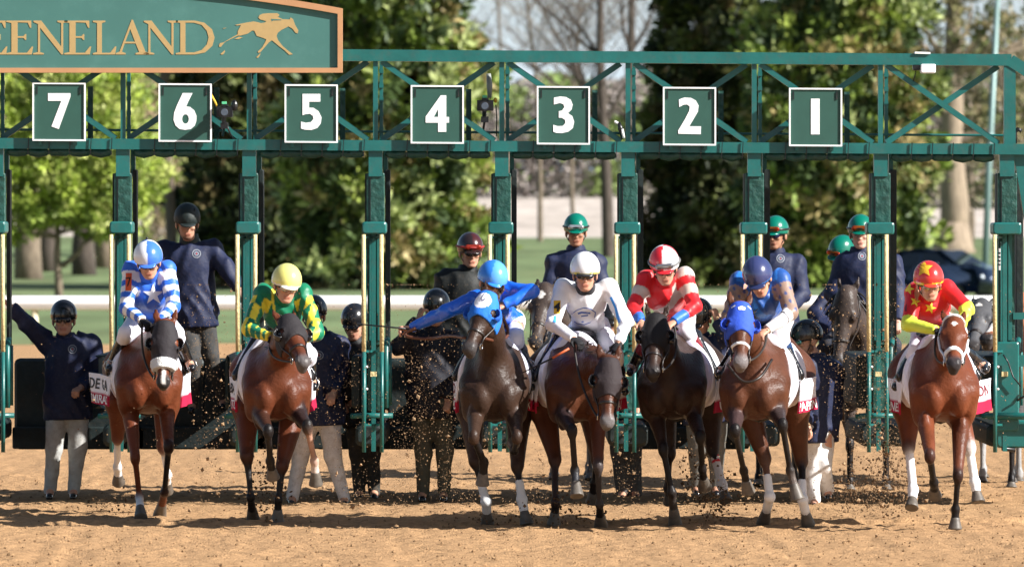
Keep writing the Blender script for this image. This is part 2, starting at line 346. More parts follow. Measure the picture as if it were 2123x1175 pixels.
# ------------------------------------------------------------------ number boards
Z5 = lambda x, y: (700+x/2.9486, 80+y/2.9486)
Z4 = lambda x, y: (x/2.7934, y/2.7934)
Z6 = lambda x, y: (1400+x/2.9364, 80+y/2.9364)
DIG = {
 '7': (Z4, [[(278,541),(408,541),(408,560),(340,748),(298,733),(355,585),(278,585)]]),
 '6': (Z4, [[(1058,540),(1115,540),(1090,590),(1078,618),(1100,620),(1125,640),(1138,672),(1137,700),(1128,728),(1105,748),(1072,753),(1040,748),(1017,728),(1005,695),(1008,655),(1025,610)], [(1074+20*math.cos(a*.6283),690+28*math.sin(a*.6283)) for a in range(10)]]),
 '5': (Z4, [[(1752,545),(1855,545),(1855,590),(1790,590),(1790,625),(1815,625),(1845,645),(1862,680),(1858,715),(1838,742),(1805,753),(1765,752),(1743,745),(1743,705),(1770,712),(1800,708),(1815,690),(1812,672),(1795,660),(1770,662),(1752,668)]]),
 '4': (Z5, [[(630,348),(664,348),(664,480),(681,480),(681,515),(664,515),(664,571),(614,571),(614,515),(538,515),(538,478)], [(614,430),(614,480),(588,480)]]),
 '3': (Z5, [[(1322,362),(1360,355),(1395,358),(1425,375),(1437,405),(1430,435),(1408,457),(1435,475),(1446,510),(1438,548),(1410,570),(1370,579),(1335,577),(1318,570),(1318,528),(1345,536),(1375,535),(1392,518),(1390,498),(1370,485),(1352,485),(1352,445),(1372,440),(1386,420),(1380,402),(1358,395),(1322,404)]]),
 '2': (Z6, [[(22,372),(55,360),(95,362),(125,378),(142,408),(138,445),(115,485),(85,535),(157,535),(155,583),(18,580),(18,560),(60,490),(85,440),(88,415),(72,402),(50,404),(24,418)]]),
 '1': (Z6, [[(826,367),(879,367),(879,584),(826,584)]])}
for k, nch in enumerate('7654321'):
    x0 = 67.5 + 261.4*k; y0 = 171.5 + 1.85*k; t = thing('number_board', 'green number board with white numeral %s %s' % (nch, {'7': 'under the gold letters at far left', '6': 'beside a clamped camera', '5': 'under the right end of the name board', '4': 'left of the camera with an aerial', '3': 'above the outrider on the starred pony', '2': 'above the navy and the red capped jockeys', '1': 'nearest the right end of the gate'}[nch]), 'sign', G(x0+55, y0+60, -.14))
    MB().rbox(G(x0+2.5, y0+118.5, -.165), G(x0+107.5, y0+2.5, -.13), .004).obj('board', m_sign, t)
    bm_ = MB()
    bm_.bar(G(x0, y0+1.5, -.16), G(x0+110, y0+2.2, -.16), 3.2*w, .035); bm_.bar(G(x0, y0+119, -.16), G(x0+110, y0+119.7, -.16), 3.2*w, .035)
    bm_.bar(G(x0+1.5, y0+3.2, -.16), G(x0+1.5, y0+117.4, -.16), 3.2*w, .035); bm_.bar(G(x0+108.5, y0+3.9, -.16), G(x0+108.5, y0+118, -.16), 3.2*w, .035)
    bm_.obj('border', m_white, t)
    Zf, loops = DIG[nch]
    MB().slab([[Zf(*p) for p in l] for l in loops], lambda x, y: G(x, y, -.1695), .004).obj('numeral', m_white, t)
    for xx in (9, 99):
        MB().bar(G(x0+xx, y0+8, -.168), G(x0+xx, y0+24, -.168), 3*w, .012).obj('hook', m_pad, t)
    for xx in (16, 88):
        MB().bar(G(x0+xx, y0+116, -.12), G(x0+xx, y0+130, -.12), 7*w, .03).obj('bracket', m_green, t)
    MB().bar(G(x0+120, y0+8, .3), G(x0+120, yb(x0+115)-8, .3), 11*w, .03).obj('backing_post', m_dkgreen, t)
# ------------------------------------------------------------------ large name board
m_panel = mat('name_board_teal', (0.050, 0.160, 0.140), rough=0.6, var=0.06, vscale=2, dirt=(.1, .25, .22), dirt_amt=.3, dscale=4)
m_copper = mat('tan_frame_paint', (0.47, 0.245, 0.115), rough=0.6, var=.08, vscale=5)
m_gold = mat('gold_lettering', (0.42, 0.29, 0.12), rough=0.65, var=.05)
sg = thing('name_board', 'large arched teal board with tan frame and gold racecourse lettering on the gate', 'sign', G(100, 150, -.3))
def arc(x, off): return -39 + 0.000153*(x-100)**2 + off
XR, XL = 710, -510
outer = [(x, arc(x, 0)) for x in np.linspace(XL, XR, 40)] + [(XR, 151), (XL, 151)]
inner = [(x, arc(x, 13)) for x in np.linspace(XL+10, XR-10, 40)] + [(XR-10, 141), (XL+10, 141)]
MB().slab([outer, inner], lambda x, y: G(x, y, -.235), .10).obj('frame', m_copper, sg)
MB().slab([[(x, y) for x, y in outer]], lambda x, y: G(100+(x-100)*.999, y*.998, -.203), .05).obj('panel', m_panel, sg)
LET = {
 'E': [[(0,0),(145,0),(145,42),(138,42),(125,12),(66,10),(66,90),(100,90),(110,78),(116,78),(116,112),(110,112),(100,100),(66,100),(66,186),(120,186),(148,150),(156,150),(148,196),(0,196),(0,188),(30,182),(30,14),(0,8)]],
 'N': [[(0,0),(45,0),(160,150),(160,14),(138,8),(138,0),(198,0),(198,8),(172,14),(172,196),(162,196),(38,40),(38,182),(60,188),(60,196),(-2,196),(-2,188),(26,182),(26,20),(0,8)]],
 'L': [[(0,0),(72,0),(72,8),(52,14),(52,186),(100,186),(128,150),(136,150),(128,196),(0,196),(0,188),(24,182),(24,14),(0,8)]],
 'A': [[(92,-5),(100,-5),(172,180),(195,188),(195,196),(115,196),(115,188),(136,182),(116,132),(52,132),(36,180),(58,188),(58,196),(0,196),(0,188),(22,180)], [(84,48),(112,122),(56,122)]],
 'D': [[(0,0),(110,0),(165,12),(210,50),(225,98),(212,146),(170,184),(110,196),(0,196),(0,188),(26,182),(26,14),(0,8)], [(56,12),(105,12),(150,25),(180,60),(190,98),(180,138),(150,170),(105,184),(56,184)]],
 'K': [[(0,0),(78,0),(78,8),(56,14),(56,90),(130,14),(112,8),(112,0),(176,0),(176,8),(150,16),(86,86),(165,180),(190,188),(190,196),(130,196),(56,104),(56,182),(78,188),(78,196),(0,196),(0,188),(26,182),(26,14),(0,8)]]}
for ch, x0 in (('K', -300), ('E', -113), ('E', 36), ('N', 194), ('E', 372), ('L', 538), ('A', 670), ('N', 833), ('D', 1018)):
    o = MB().slab([[((x0+x)/2.7934, (121+y)/2.7934) for x, y in l] for l in LET[ch]], lambda x, y: G(x, y, -.2065), .003).obj('letter', m_gold, sg)
LOGO = [[(420,383),(500,365),(600,345),(700,330),(760,340),(810,355),(875,345),(895,325),(800,300),(772,272),(790,235),(840,212),(920,205),(990,205),(1060,205),(1090,225),(1088,250),(1062,258),(1140,295),(1250,300),(1262,268),(1300,295),(1330,380),(1380,465),(1370,510),(1340,505),(1290,440),(1230,405),(1130,455),(1070,500),(1050,550),(1070,610),(1140,700),(1210,760),(1298,828),(1240,835),(1180,775),(1080,700),(980,615),(930,650),(870,720),(800,800),(770,805),(765,785),(830,725),(880,640),(893,600),(830,575),(750,550),(710,470),(680,468),(610,515),(500,545),(460,545),(360,595),(270,640),(240,670),(205,715),(178,715),(175,690),(190,660),(250,645),(350,585),(460,525),(460,480),(510,385),(450,392)],
 [(200,820),(262,765),(268,790),(240,830),(210,833)], [(745,870),(805,808),(800,840),(770,880),(748,880)], [(235,435),(300,420),(250,442)], [(410,595),(480,560),(535,575),(470,598)]]
lg = MB()
for l in LOGO: lg.slab([[(430+x/7.32, y/7.32) for x, y in l]], lambda x, y: G(x, y, -.2065), .003)
lg.obj('horse_and_rider_emblem', m_gold, sg)
MB().slab([[(430+x/7.32, y/7.32) for x, y in [(965,290),(1000,293),(1125,300),(1120,312),(1000,315),(978,330)]]], lambda x, y: G(x, y, -.2080), .001).obj('emblem_gap', m_panel, sg)
# ------------------------------------------------------------------ remote cameras clamped on the gate
def remote_camera(px, py, label, mast):
    G = (lambda a, b, c=0: PX(a, b, GD+c+.32)) if mast else globals()['G']
    t = thing('remote_camera', label, 'camera', G(px, py, -.2))
    b = MB(); b.box(G(px-17, py+12, -.22), G(px+17, py-10, -.14)); b.box(G(px-7, py-8, -.22), G(px+7, py-15, -.15)); b.obj('camera_body', m_black, t)
    MB().tube([G(px-1, py+2, -.22), G(px-1, py+2, -.25), G(px-1, py+2, -.251), G(px-1, py+2, -.36)], [.05, .052, .042, .048], 14).obj('lens', m_black, t)
    MB().tube([G(px-1, py+2, -.361), G(px-1, py+2, -.366)], [.034, .03], 12).obj('lens_glass', mat('lens_glass', (.05, .06, .08), rough=.05, coat=1), t)
    b = MB(); b.tube([G(px-2, py+10, -.15), G(px-2, py+24, -.15)], .02, 8); b.box(G(px-9, py+36, -.18), G(px+7, py+24, -.12)); b.tube([G(px-2, py+36, -.15), G(px-4, py+50, -.05)], .012, 6); b.obj('clamp_head', m_black, t)
    MB().ball(G(px+21, py-10, -.17), (.018, .02, .024)).obj('yellow_strap', mat('yellow_tape', (.7, .42, .03), rough=.6), t)
    MB().box(G(px-6, py-15, -.225), G(px+4, py-20, -.16)).obj('green_tape', mat('green_tape', (.1, .5, .25), rough=.6), t)
    if mast:
        MB().tube([G(px+7, py-65, -.1), G(px+9, py-40, -.1), G(px+9, py-15, -.12)], [.02, .026, .018], 8).obj('aerial', mat('grey_hose', (.25, .27, .25), rough=.5), t, True)
        MB().tube([G(px+22, py, -.15), G(px+24, py+30, -.15), G(px+23, py+65, -.1)], .006, 6).obj('cable', m_black, t, True)
    else:
        MB().tube([G(px-30, py-38, -.15), G(px-20, py-20, -.15), G(px-14, py-5, -.15)], .008, 6).obj('yellow_cord', mat('yellow_tape'), t, True)
        MB().tube([G(px+2, py+22, -.12), G(px+10, py+44, -.08), G(px+20, py+60, -.05)], .008, 6).obj('cable', m_black, t, True)
        MB().ball(G(px+20, py-12, -.2), (.03, .03, .05)).obj('microphone', m_black, t)
remote_camera(466, 231, 'black camera clamped to the gate right beside the numeral 6 board', False)
remote_camera(1006, 218, 'black camera clamped to the gate between the boards 4 and 3 under a grey aerial', True)
t = thing('microphone', 'small black and white microphone on the rod left of the 2 board', 'microphone', G(1284, 265, 0))
MB().tube([G(1274, 252, -.05), G(1281, 256, -.05)], .012, 8).obj('windshield', m_white, t)
MB().tube([G(1283, 254, -.05), G(1287, 268, -.05), G(1291, 288, -.03)], [.014, .025, .014], 8).obj('mic_body', m_black, t, True)
MB().tube([G(1290, 268, -.07), G(1293, 286, -.06)], .012, 8).obj('mic_side', m_white, t, True)
t = thing('wireless_box', 'white weatherproof box on the top beam near its right end', 'electrical box', G(1918, 122, -.1))
MB().rbox(G(1909, 152, -.1), G(1938, 134, .05), .015).obj('box', m_white, t)
MB().bar(G(1896, 110, .0), G(1928, 111, .0), 4*w, .16).obj('bracket', m_white, t)
MB().rbox(G(1893, 146, -.06), G(1907, 134, .05), .01).obj('box_bracket', m_black, t)
MB().tube([G(1899, 146, 0), G(1896, 160, 0), G(1893, 172, .0)], .005, 6).obj('cable', m_black, t, True)
t = thing('tag_strip', 'white printed strip fixed below the cap of the rightmost post', 'notice', G(2071, 530, -.05))
MB().box(G(2066, 560, -.075), G(2077, 515, -.065)).obj('strip', m_white, t)
tx = MB()
for q in range(4): tx.box(G(2068, 526+q*8, -.079), G(2074, 523+q*8, -.0755))
tx.obj('print', m_black, t)
# ------------------------------------------------------------------ white rail beyond the track
m_rail = mat('white_rail_plastic', (0.82, 0.82, 0.80), rough=.45, var=.04)
m_post = mat('cream_post', (0.66, 0.60, 0.42), rough=.6, var=.08)
rl = thing('running_rail', 'white running rail on cream posts beyond the gate', 'rail', (0, 156, 0))
MB().tube([(x, 156, 0.86+0.22) for x in (-45, -22, 0, 22, 45)], 0.0, 4)
b = MB(); b.rbox((-45, 155.9, 0.735), (45, 156.25, 1.045), .10); b.obj('rail', m_rail, rl, True)
for k in range(-17, 18):
    x = (452-1061.5)/FPX*156 + 2.5*(k+2.4)
    MB().tube([(x, 156.05, -.05), (x, 156.05, .80)], .075, 8).obj('rail_post', m_post, rl, True)
# ------------------------------------------------------------------ trees
m_bark = mat('bark_grey', (0.16, 0.125, 0.09), rough=1, var=.35, vscale=3, bump=1, bscale=6, stretch=(3, 3, .6))
m_bark2 = mat('bark_tan', (0.25, 0.195, 0.14), rough=1, var=.3, vscale=2, bump=1, bscale=6, stretch=(3, 3, .5))
m_bark3 = mat('bark_dark', (0.07, 0.055, 0.045), rough=1, var=.35, vscale=3, bump=1, bscale=6, stretch=(3, 3, .6))
def leafmat(name):
    m = mat(name, attr=True, rough=.55, spec=.35, var=.25, vscale=1.5)
    b = m.node_tree.nodes['Principled BSDF']; 
    return m
m_leaf = leafmat('leaves')
def leaf_mesh(C, N_, size, col, r, asp=2.2):
    """one folded quad leaf per row of C, pointing along N_"""
    n = len(C); t = N_/np.linalg.norm(N_, axis=1, keepdims=True)
    q = r.normal(size=(n, 3)); s = np.cross(t, q); s /= np.linalg.norm(s, axis=1, keepdims=True)
    L = size[:, None]; W = L/asp
    V = np.stack([C, C+t*L*.5+s*W*.5, C+t*L, C+t*L*.5-s*W*.5], 1).reshape(-1, 3)
    F = (np.arange(n)[:, None]*4 + np.arange(4)[None])
    return V, F, np.repeat(col, 4, 0)
def limb(mb, p, q, r0, r1, seed, bend=.06):
    r = random.Random(seed); p = Vector(p); q = Vector(q); L = (q-p).length; pts = []
    for k in range(6):
        t = k/5; j = Vector((r.uniform(-1, 1), r.uniform(-1, 1), 0))*L*bend*math.sin(t*math.pi)
        pts.append(p.lerp(q, t)+j)
    mb.tube(pts, [r0+(r1-r0)*k/5 for k in range(6)], 8)
def leafy_tree(label, name, x, y, z0, lobes, n_cl, per, leaf, palette, trunk_r, top, seed, bark, droop=.2, group=None):
    """lobes: (cx, cy, cz, rx, ry, rz) relative to base; tufts of leaves seeded through the outer part of each lobe"""
    r = np.random.default_rng(seed); t = thing(name, label, 'tree', (x, y, z0), group)
    mb = MB(); limb(mb, (x, y, z0-.3), (x, y, z0+top), trunk_r, trunk_r*.4, seed, .02)
    mb.obj('trunk', bark, t, True)
    Cs, Ns, Ss, Cl = [], [], [], []
    vol = np.array([l[3]*l[4]*l[5] for l in lobes])**.667; vol = vol/vol.sum(); br = MB()
    for li, l in enumerate(lobes):
        k = int(n_cl*vol[li]); d = r.normal(size=(k, 3)); d /= np.linalg.norm(d, axis=1, keepdims=True)
        rad = r.uniform(.45, 1.0, k)**.5; c = d*rad[:, None]*np.array(l[3:6]) + np.array(l[:3]) + np.array([x, y, z0])
        tone = r.random(k)
        for q in range(min(5, k)):
            limb(br, (x, y, z0+min(top, max(.8, l[2]*.75))), tuple(c[q]), trunk_r*.3, .02, seed*100+li*10+q)
        for j in range(k):
            m = r.integers(int(per*.6), int(per*1.4)); dd = r.normal(size=(m, 3)); dd /= np.linalg.norm(dd, axis=1, keepdims=True)
            dd = dd*.9 + d[j]*.5 + np.array([0, 0, .5-droop]); sc = r.uniform(.7, 1.3)
            Cs.append(c[j] + dd*leaf*.35*sc + r.normal(size=(m, 3))*leaf*.35); Ns.append(dd); Ss.append(leaf*r.uniform(.6, 1.25, m)*sc)
            base = palette[min(len(palette)-1, int(tone[j]*len(palette)))]
            Cl.append(np.array(base)[None]*r.uniform(.7, 1.3, (m, 1)))
    V, F, cl = leaf_mesh(np.concatenate(Cs), np.concatenate(Ns), np.concatenate(Ss), np.concatenate(Cl), r)
    br.obj('branches', bark, t, True)
    o = mesh_obj('crown', V, F, m_leaf, t, cols=cl); o['kind'] = 'stuff'
    return t
def gz(x, y): return float(land_z(np.array([x]), np.array([y]))[0])
def at(px, d): return (px-1061.5)/FPX*d
olive = [(.17, .235, .042), (.26, .32, .065), (.06, .095, .028), (.36, .41, .16), (.045, .072, .025), (.30, .24, .10)]
# the two big broad-leaved evergreens, each with a darkened copy painting its shaded left half
def big(label, px0, px1, d, seed, n=620, dark=1.0):
    x = at((px0+px1)/2, d); wv = at(px1, d)-at(px0, d); r = random.Random(seed); lobes = []
    for k in range(17):
        zc = .9+k*1.02; s = wv*.5*(1.0 if k < 8 else max(.35, 1-(k-8)*.085))
        lobes.append((r.uniform(-.10, .10)*wv, r.uniform(-1, 1), zc, s*.9, 3.8, 1.25))
    return leafy_tree(label, 'evergreen_tree', x, d, gz(x, d), lobes, int(n*1.15), 48, .44, [tuple(v*dark for v in q) for q in olive], .45, 15, seed, m_bark, group=None)  # dark below one paints shade into the leaf palette
big('tall dense evergreen behind the boards 5 and 4', 570, 1030, 292, 11, 1400, 1.0)
big('evergreen behind the number 6 board, leaf colour darkened for the shaded left side', 375, 700, 304, 12, 1000, .42)
big('tall dense evergreen behind the number 1 board', 1530, 1955, 296, 13, 1400, 1.0)
big('evergreen behind the boards 3 and 2, leaf colour darkened for the shaded left side', 1330, 1620, 306, 14, 900, .38)
lime = [(.32, .41, .06), (.38, .46, .09), (.25, .33, .06), (.42, .46, .14)]
x = at(122, 268); leafy_tree('small spring green tree with forked grey trunk in the leftmost stall', 'young_tree', x, 268, gz(x, 268),
    [(-.6, 0, 4.2, 3.0, 2.0, 1.6), (1.2, .3, 4.6, 2.8, 2.2, 1.8), (.4, 0, 5.8, 3.0, 2.2, 1.9), (-1.4, .3, 6.2, 2.6, 2, 1.8), (1.8, 0, 3.1, 1.5, 1.4, .9), (-2.0, 0, 2.9, 1.4, 1.4, .8), (.6, .2, 7.6, 2.6, 2, 1.5)], 1150, 42, .27, lime, .17, 4.0, 31, m_bark)
mb = MB(); limb(mb, (x+.1, 268, gz(x, 268)+1.1), (x+1.6, 267.8, gz(x, 268)+2.5), .11, .05, 5); mb.obj('fork', m_bark, bpy.data.objects['young_tree'], True)
spring = [(.26, .33, .08), (.32, .34, .12), (.20, .28, .06), (.38, .34, .20), (.34, .25, .16)]
for k, (px, d, tr, lab) in enumerate(((60, 335, .7, 'thick trunked tree at the far left behind the small spring green tree'), (100, 352, .5, 'dark trunked tree just left of the forked grey trunk'), (175, 345, .62, 'dark double trunk tree right of the forked grey trunk'), (215, 360, .65, 'stout pale trunk tree left of the second stall post'))):
    x = at(px, d); leafy_tree(lab, 'old_tree', x, d, gz(x, d), [(0, 0, 7.5, 4.2, 3, 3.2), (1, 0, 10.5, 3.6, 3, 2.6), (-1.5, 0, 12.5, 3, 3, 2)], 300, 30, .32, spring, tr, 8, 41+k, m_bark3 if k in (1, 2) else m_bark)
for k, (px, d, lab) in enumerate(((310, 380, 'yellow green tree behind the second stall, brushed with brown twigs'), (420, 400, 'thin leaved tree between the boards 6 and 7 in the background'))):
    x = at(px, d); leafy_tree(lab, 'background_tree', x, d, gz(x, d), [(0, 0, 3.2, 3.2, 3, 2.2), (0, 0, 6.2, 3.6, 3, 2.6), (0, 0, 10, 4, 3, 3)], 460, 30, .32, spring, .4, 8, 51+k, m_bark)
x = at(1976, 420); zz = gz(x, 420); t = leafy_tree('massive pale tan trunk with flared base near the right edge', 'sycamore_tree', x, 420, zz, [(-1.5, 0, 13.5, 5, 3, 2.4), (3.5, 0, 14, 4, 3, 2.6), (3.5, 1, 8.5, 2.5, 2.5, 1.6), (-3, 0, 10.5, 2, 2, 1.2)], 240, 22, .42, [(.12, .14, .05), (.2, .19, .08), (.27, .22, .12)], .95, 15, 61, m_bark2)
MB().tube([(x, 420, zz-.3), (x, 420, zz+.5), (x, 420, zz+1.8)], [1.5, 1.15, .93], 12).obj('root_flare', m_bark2, t, True)
for k, (px, d, lab) in enumerate(((2090, 430, 'loose pale green tree behind the right end post'), (2010, 470, 'brownish budding tree behind the tan trunk'))):
    x = at(px, d); leafy_tree(lab, 'budding_tree', x, d, gz(x, d), [(0, 0, 5.5, 4, 3, 3), (0, 0, 10, 4.5, 3, 3.2)], 200, 20, .45, [(.22, .2, .12), (.16, .17, .07), (.25, .2, .15)], .3, 9, 71+k, m_bark)
# bare trees with the sky showing through
def bare_tree(label, px, d, h, r0, seed, lean=0, bark=m_bark3, fork=None):
    r = random.Random(seed); x = at(px, d); z = gz(x, d); t = thing('bare_tree', label, 'tree', (x, d, z)); tr = MB(); br = MB()
    def grow(p, v, L, rad, lev):
        pts = [p]; rs = [rad]; q = p
        for k in range(5):
            v = (v + Vector((r.uniform(-.22, .22), r.uniform(-.12, .12), r.uniform(-.06, .14)))*(.35 if lev == 0 else 1)).normalized()
            q = q + v*L/5; pts.append(q); rs.append(max(.016, rad*(1-.12*(k+1)) if lev == 0 else rad*(1-.17*(k+1))))
        (tr if lev == 0 else br).tube(pts, rs, 8 if lev == 0 else (4 if lev == 1 else 3), caps=False)
        if lev < 4:
            for k in range((8, 5, 4, 3)[lev]):
                i = r.randint(2 if lev == 0 else 1, 5); a = r.uniform(-1, 1)
                nv = (v*.6 + Vector((math.copysign(r.uniform(.4, 1.1), a), r.uniform(-.5, .5), r.uniform(-.1, .7)))).normalized()
                grow(pts[i], nv, L*(.42 if lev == 0 else .62)*r.uniform(.7, 1.2), rs[i]*.55, lev+1)
    grow(Vector((x, d, z-.2)), Vector((lean, 0, 1)).normalized(), h, r0, 0)
    tr.obj('trunk', bark, t, True); o = br.obj('branches', bark, t)
    return t
bare_tree('dark bare tree whose trunk shows behind the number 3 board', 1262, 400, 19, .36, 81, lean=-.03)
bare_tree('bare tree leaning right behind the top beam between 3 and 2', 1315, 425, 20, .38, 82, lean=-.02)
bare_tree('thin bare tree with fine twigs against the pale sky', 1120, 520, 21, .2, 83, bark=m_bark)
bare_tree('thin bare tree right above the number 4 board in the distance', 1050, 560, 23, .2, 84, bark=m_bark)
bare_tree('thin bare tree beyond the number 3 board in the distance', 1190, 600, 24, .2, 85, bark=m_bark)
bare_tree('spindly bare tree at the far right edge', 2110, 500, 20, .22, 86, bark=m_bark)
bare_tree('tall bare trunk rising behind the number 6 board', 362, 300, 22, .25, 87, bark=m_bark)
# far woodland
def wood(px0, px1, d, h, n, pal, seed, label):
    n = int(n*2.2)
    r = np.random.default_rng(seed); x = r.uniform(at(px0, d), at(px1, d), n)
    prof = .92+.08*np.sin(x*.13+seed)+.06*np.sin(x*.41); y = d + r.uniform(-12, 12, n)
    z = land_z(x, y) + r.random(n)**.8*h*prof; C = np.stack([x, y, z], -1); N_ = r.normal(size=(n, 3)); N_[:, 2] += .4
    pal = np.array(pal); patch = vnoise(x*.16, z*.22, seed); idx = np.clip((patch*1.5-.25+r.normal(size=n)*.12)*len(pal), 0, len(pal)-1).astype(int)
    V, F, cl = leaf_mesh(C, N_, r.uniform(.35, .95, n), pal[idx]*r.uniform(.7, 1.3, (n, 1)), r, 1.8)
    tag(mesh_obj('woodland', V, F, m_leaf, cols=cl), label, 'woodland', kind='stuff')
wood(960, 1420, 840, 15.5, 13000, [(.18, .26, .07), (.32, .28, .26), (.42, .37, .34), (.24, .21, .20), (.22, .30, .09)], 5, 'grey brown leafless wood far beyond the middle stalls')
wood(1850, 2300, 760, 17, 11000, [(.24, .28, .10), (.42, .37, .31), (.32, .28, .25), (.22, .28, .09)], 6, 'hazy brown and green wood beyond the right end of the gate')
wood(-250, 700, 700, 19, 14000, [(.32, .35, .12), (.24, .32, .08), (.40, .36, .22), (.34, .27, .20)], 8, 'yellow green wood far beyond the left stalls')
# light pole at the right, shrubs, parked car
t = thing('lamp_pole', 'thin grey green pole leaning slightly near the right edge', 'pole', (at(2040, 240), 240, 0))
MB().tube([PX(2040, 622, 240), PX(2050, 350, 240), PX(2070, -40, 240)], [.12, .11, .09], 10).obj('shaft', mat('galvanised_green', (.18, .27, .26), rough=.5, metal=.3), t, True)
MB().tube([PX(2052, 292, 240), PX(2053, 276, 240)], .14, 10).obj('collar', mat('galvanised_green'), t, True)
car = thing('parked_car', 'dark blue car parked beyond the rail at right', 'car', (at(1932, 238), 238, -.02))
def car_build(cx, cy, yaw):
    c, s = math.cos(yaw), math.sin(yaw)
    def T(x, y, z): x *= 1.12; z *= 1.22; return (cx + x*c - y*s, cy + x*s + y*c, z)
    prof = [(-2.2, .35), (-2.25, .75), (-2.1, .98), (-1.55, 1.08), (-.95, 1.45), (-.2, 1.55), (.7, 1.5), (1.45, 1.12), (2.05, 1.0), (2.25, .7), (2.2, .35)]
    paint = mat('dark_blue_car_paint', (.02, .035, .07), rough=.18, metal=.3, coat=1); glass = mat('car_glass', (.01, .012, .015), rough=.05, coat=.5)
    V = []; F = []; n = len(prof); offs = [(-.70, .93), (-.86, 1.0), (.86, 1.0), (.70, .93)]
    for yy, sc in offs: V += [T(x*(1 if sc == 1 else .985), yy*(.80 if z > 1.2 else 1), z*(1 if sc == 1 else .99)) for x, z in prof]
    for k in range(3):
        for i in range(n-1): F.append((k*n+i, k*n+i+1, (k+1)*n+i+1, (k+1)*n+i))
    F.append(tuple(range(n))); F.append(tuple(range(3*n, 4*n))[::-1]); F.append((0, n, 2*n, 3*n)); F.append((n-1, 4*n-1, 3*n-1, 2*n-1))
    mesh_obj('body', V, F, paint, car, True)
    for sy in (-1, 1):
        yy = sy*.80
        for poly in ([(-.9, 1.08), (-.5, 1.42), (.05, 1.45), (.05, 1.08)], [(.12, 1.08), (.12, 1.45), (.65, 1.42), (1.15, 1.1)]):
            g = [T(x, yy*(.92 if z > 1.2 else 1.085), z) for x, z in poly]; mesh_obj('window', g, [tuple(range(4))], glass, car)
        for wx in (-1.35, 1.4):
            w_ = mesh_obj_tube(T(wx, sy*.72, .33), T(wx, sy*.90, .33), .33, m_black, 'tyre', car); mesh_obj_tube(T(wx, sy*.88, .33), T(wx, sy*.915, .33), .2, mat('alloy', (.5, .5, .52), rough=.3, metal=.8), 'rim', car)
        MB().ball(T(2.15, sy*.6, .78), (.1, .12, .08)).obj('headlight', mat('headlamp', (.6, .65, .7), rough=.1), car, True)
        MB().ball(T(.75, sy*.98, 1.12), (.1, .1, .07)).obj('mirror', paint, car, True)
    mesh_obj('windscreen', [T(.75, -.62, 1.49), T(1.42, -.76, 1.135), T(1.42, .76, 1.135), T(.75, .62, 1.49)], [(0, 1, 2, 3)], glass, car)
def mesh_obj_tube(p, q, r, m, name, par): return MB().tube([p, q], r, 16).obj(name, m, par)
car_build(at(1932, 238), 238, R(-38))
# ------------------------------------------------------------------ smooth bodies from blended volumes
A3 = lambda v: np.array(tuple(v), dtype=np.float64)
def nets(V, o, h):
    S = V < 0; c = np.zeros(tuple(n-1 for n in V.shape), dtype=np.uint8)
    cr = [(i, j, k) for i in (0, 1) for j in (0, 1) for k in (0, 1)]
    nx, ny, nz = c.shape
    for i, j, k in cr: c += S[i:i+nx, j:j+ny, k:k+nz]
    idx = np.argwhere((c > 0) & (c < 8))
    if len(idx) == 0: return np.zeros((0, 3)), np.zeros((0, 4), int)
    vals = np.stack([V[idx[:, 0]+i, idx[:, 1]+j, idx[:, 2]+k] for i, j, k in cr], 1)
    acc = np.zeros((len(idx), 3)); cnt = np.zeros(len(idx))
    for a in range(8):
        for b in range(a+1, 8):
            ca, cb = np.array(cr[a]), np.array(cr[b])
            if np.abs(ca-cb).sum() != 1: continue
            va, vb = vals[:, a], vals[:, b]; m = (va < 0) != (vb < 0)
            t = va[m]/(va[m]-vb[m]); acc[m] += ca + (cb-ca)[None]*t[:, None]; cnt[m] += 1
    P = np.array(o) + (idx + acc/cnt[:, None])*h
    ids = np.full(c.shape, -1, dtype=np.int64); ids[idx[:, 0], idx[:, 1], idx[:, 2]] = np.arange(len(idx)); Fs = []
    for ax in range(3):
        sl = [slice(None)]*3; sl[ax] = slice(0, -1); s0 = S[tuple(sl)]; sl[ax] = slice(1, None); s1 = S[tuple(sl)]
        e = np.argwhere(s0 != s1); u, v = [(1, 2), (2, 0), (0, 1)][ax]
        e = e[(e[:, u] > 0) & (e[:, v] > 0) & (e[:, u] < c.shape[u]) & (e[:, v] < c.shape[v])]
        if len(e) == 0: continue
        pos = s0[e[:, 0], e[:, 1], e[:, 2]]
        def g(du, dv): q = e.copy(); q[:, u] -= du; q[:, v] -= dv; return ids[q[:, 0], q[:, 1], q[:, 2]]
        q = np.stack([g(1, 1), g(0, 1), g(0, 0), g(1, 0)], 1); q[~pos] = q[~pos][:, ::-1]; Fs.append(q[(q >= 0).all(1)])
    return P, np.concatenate(Fs)
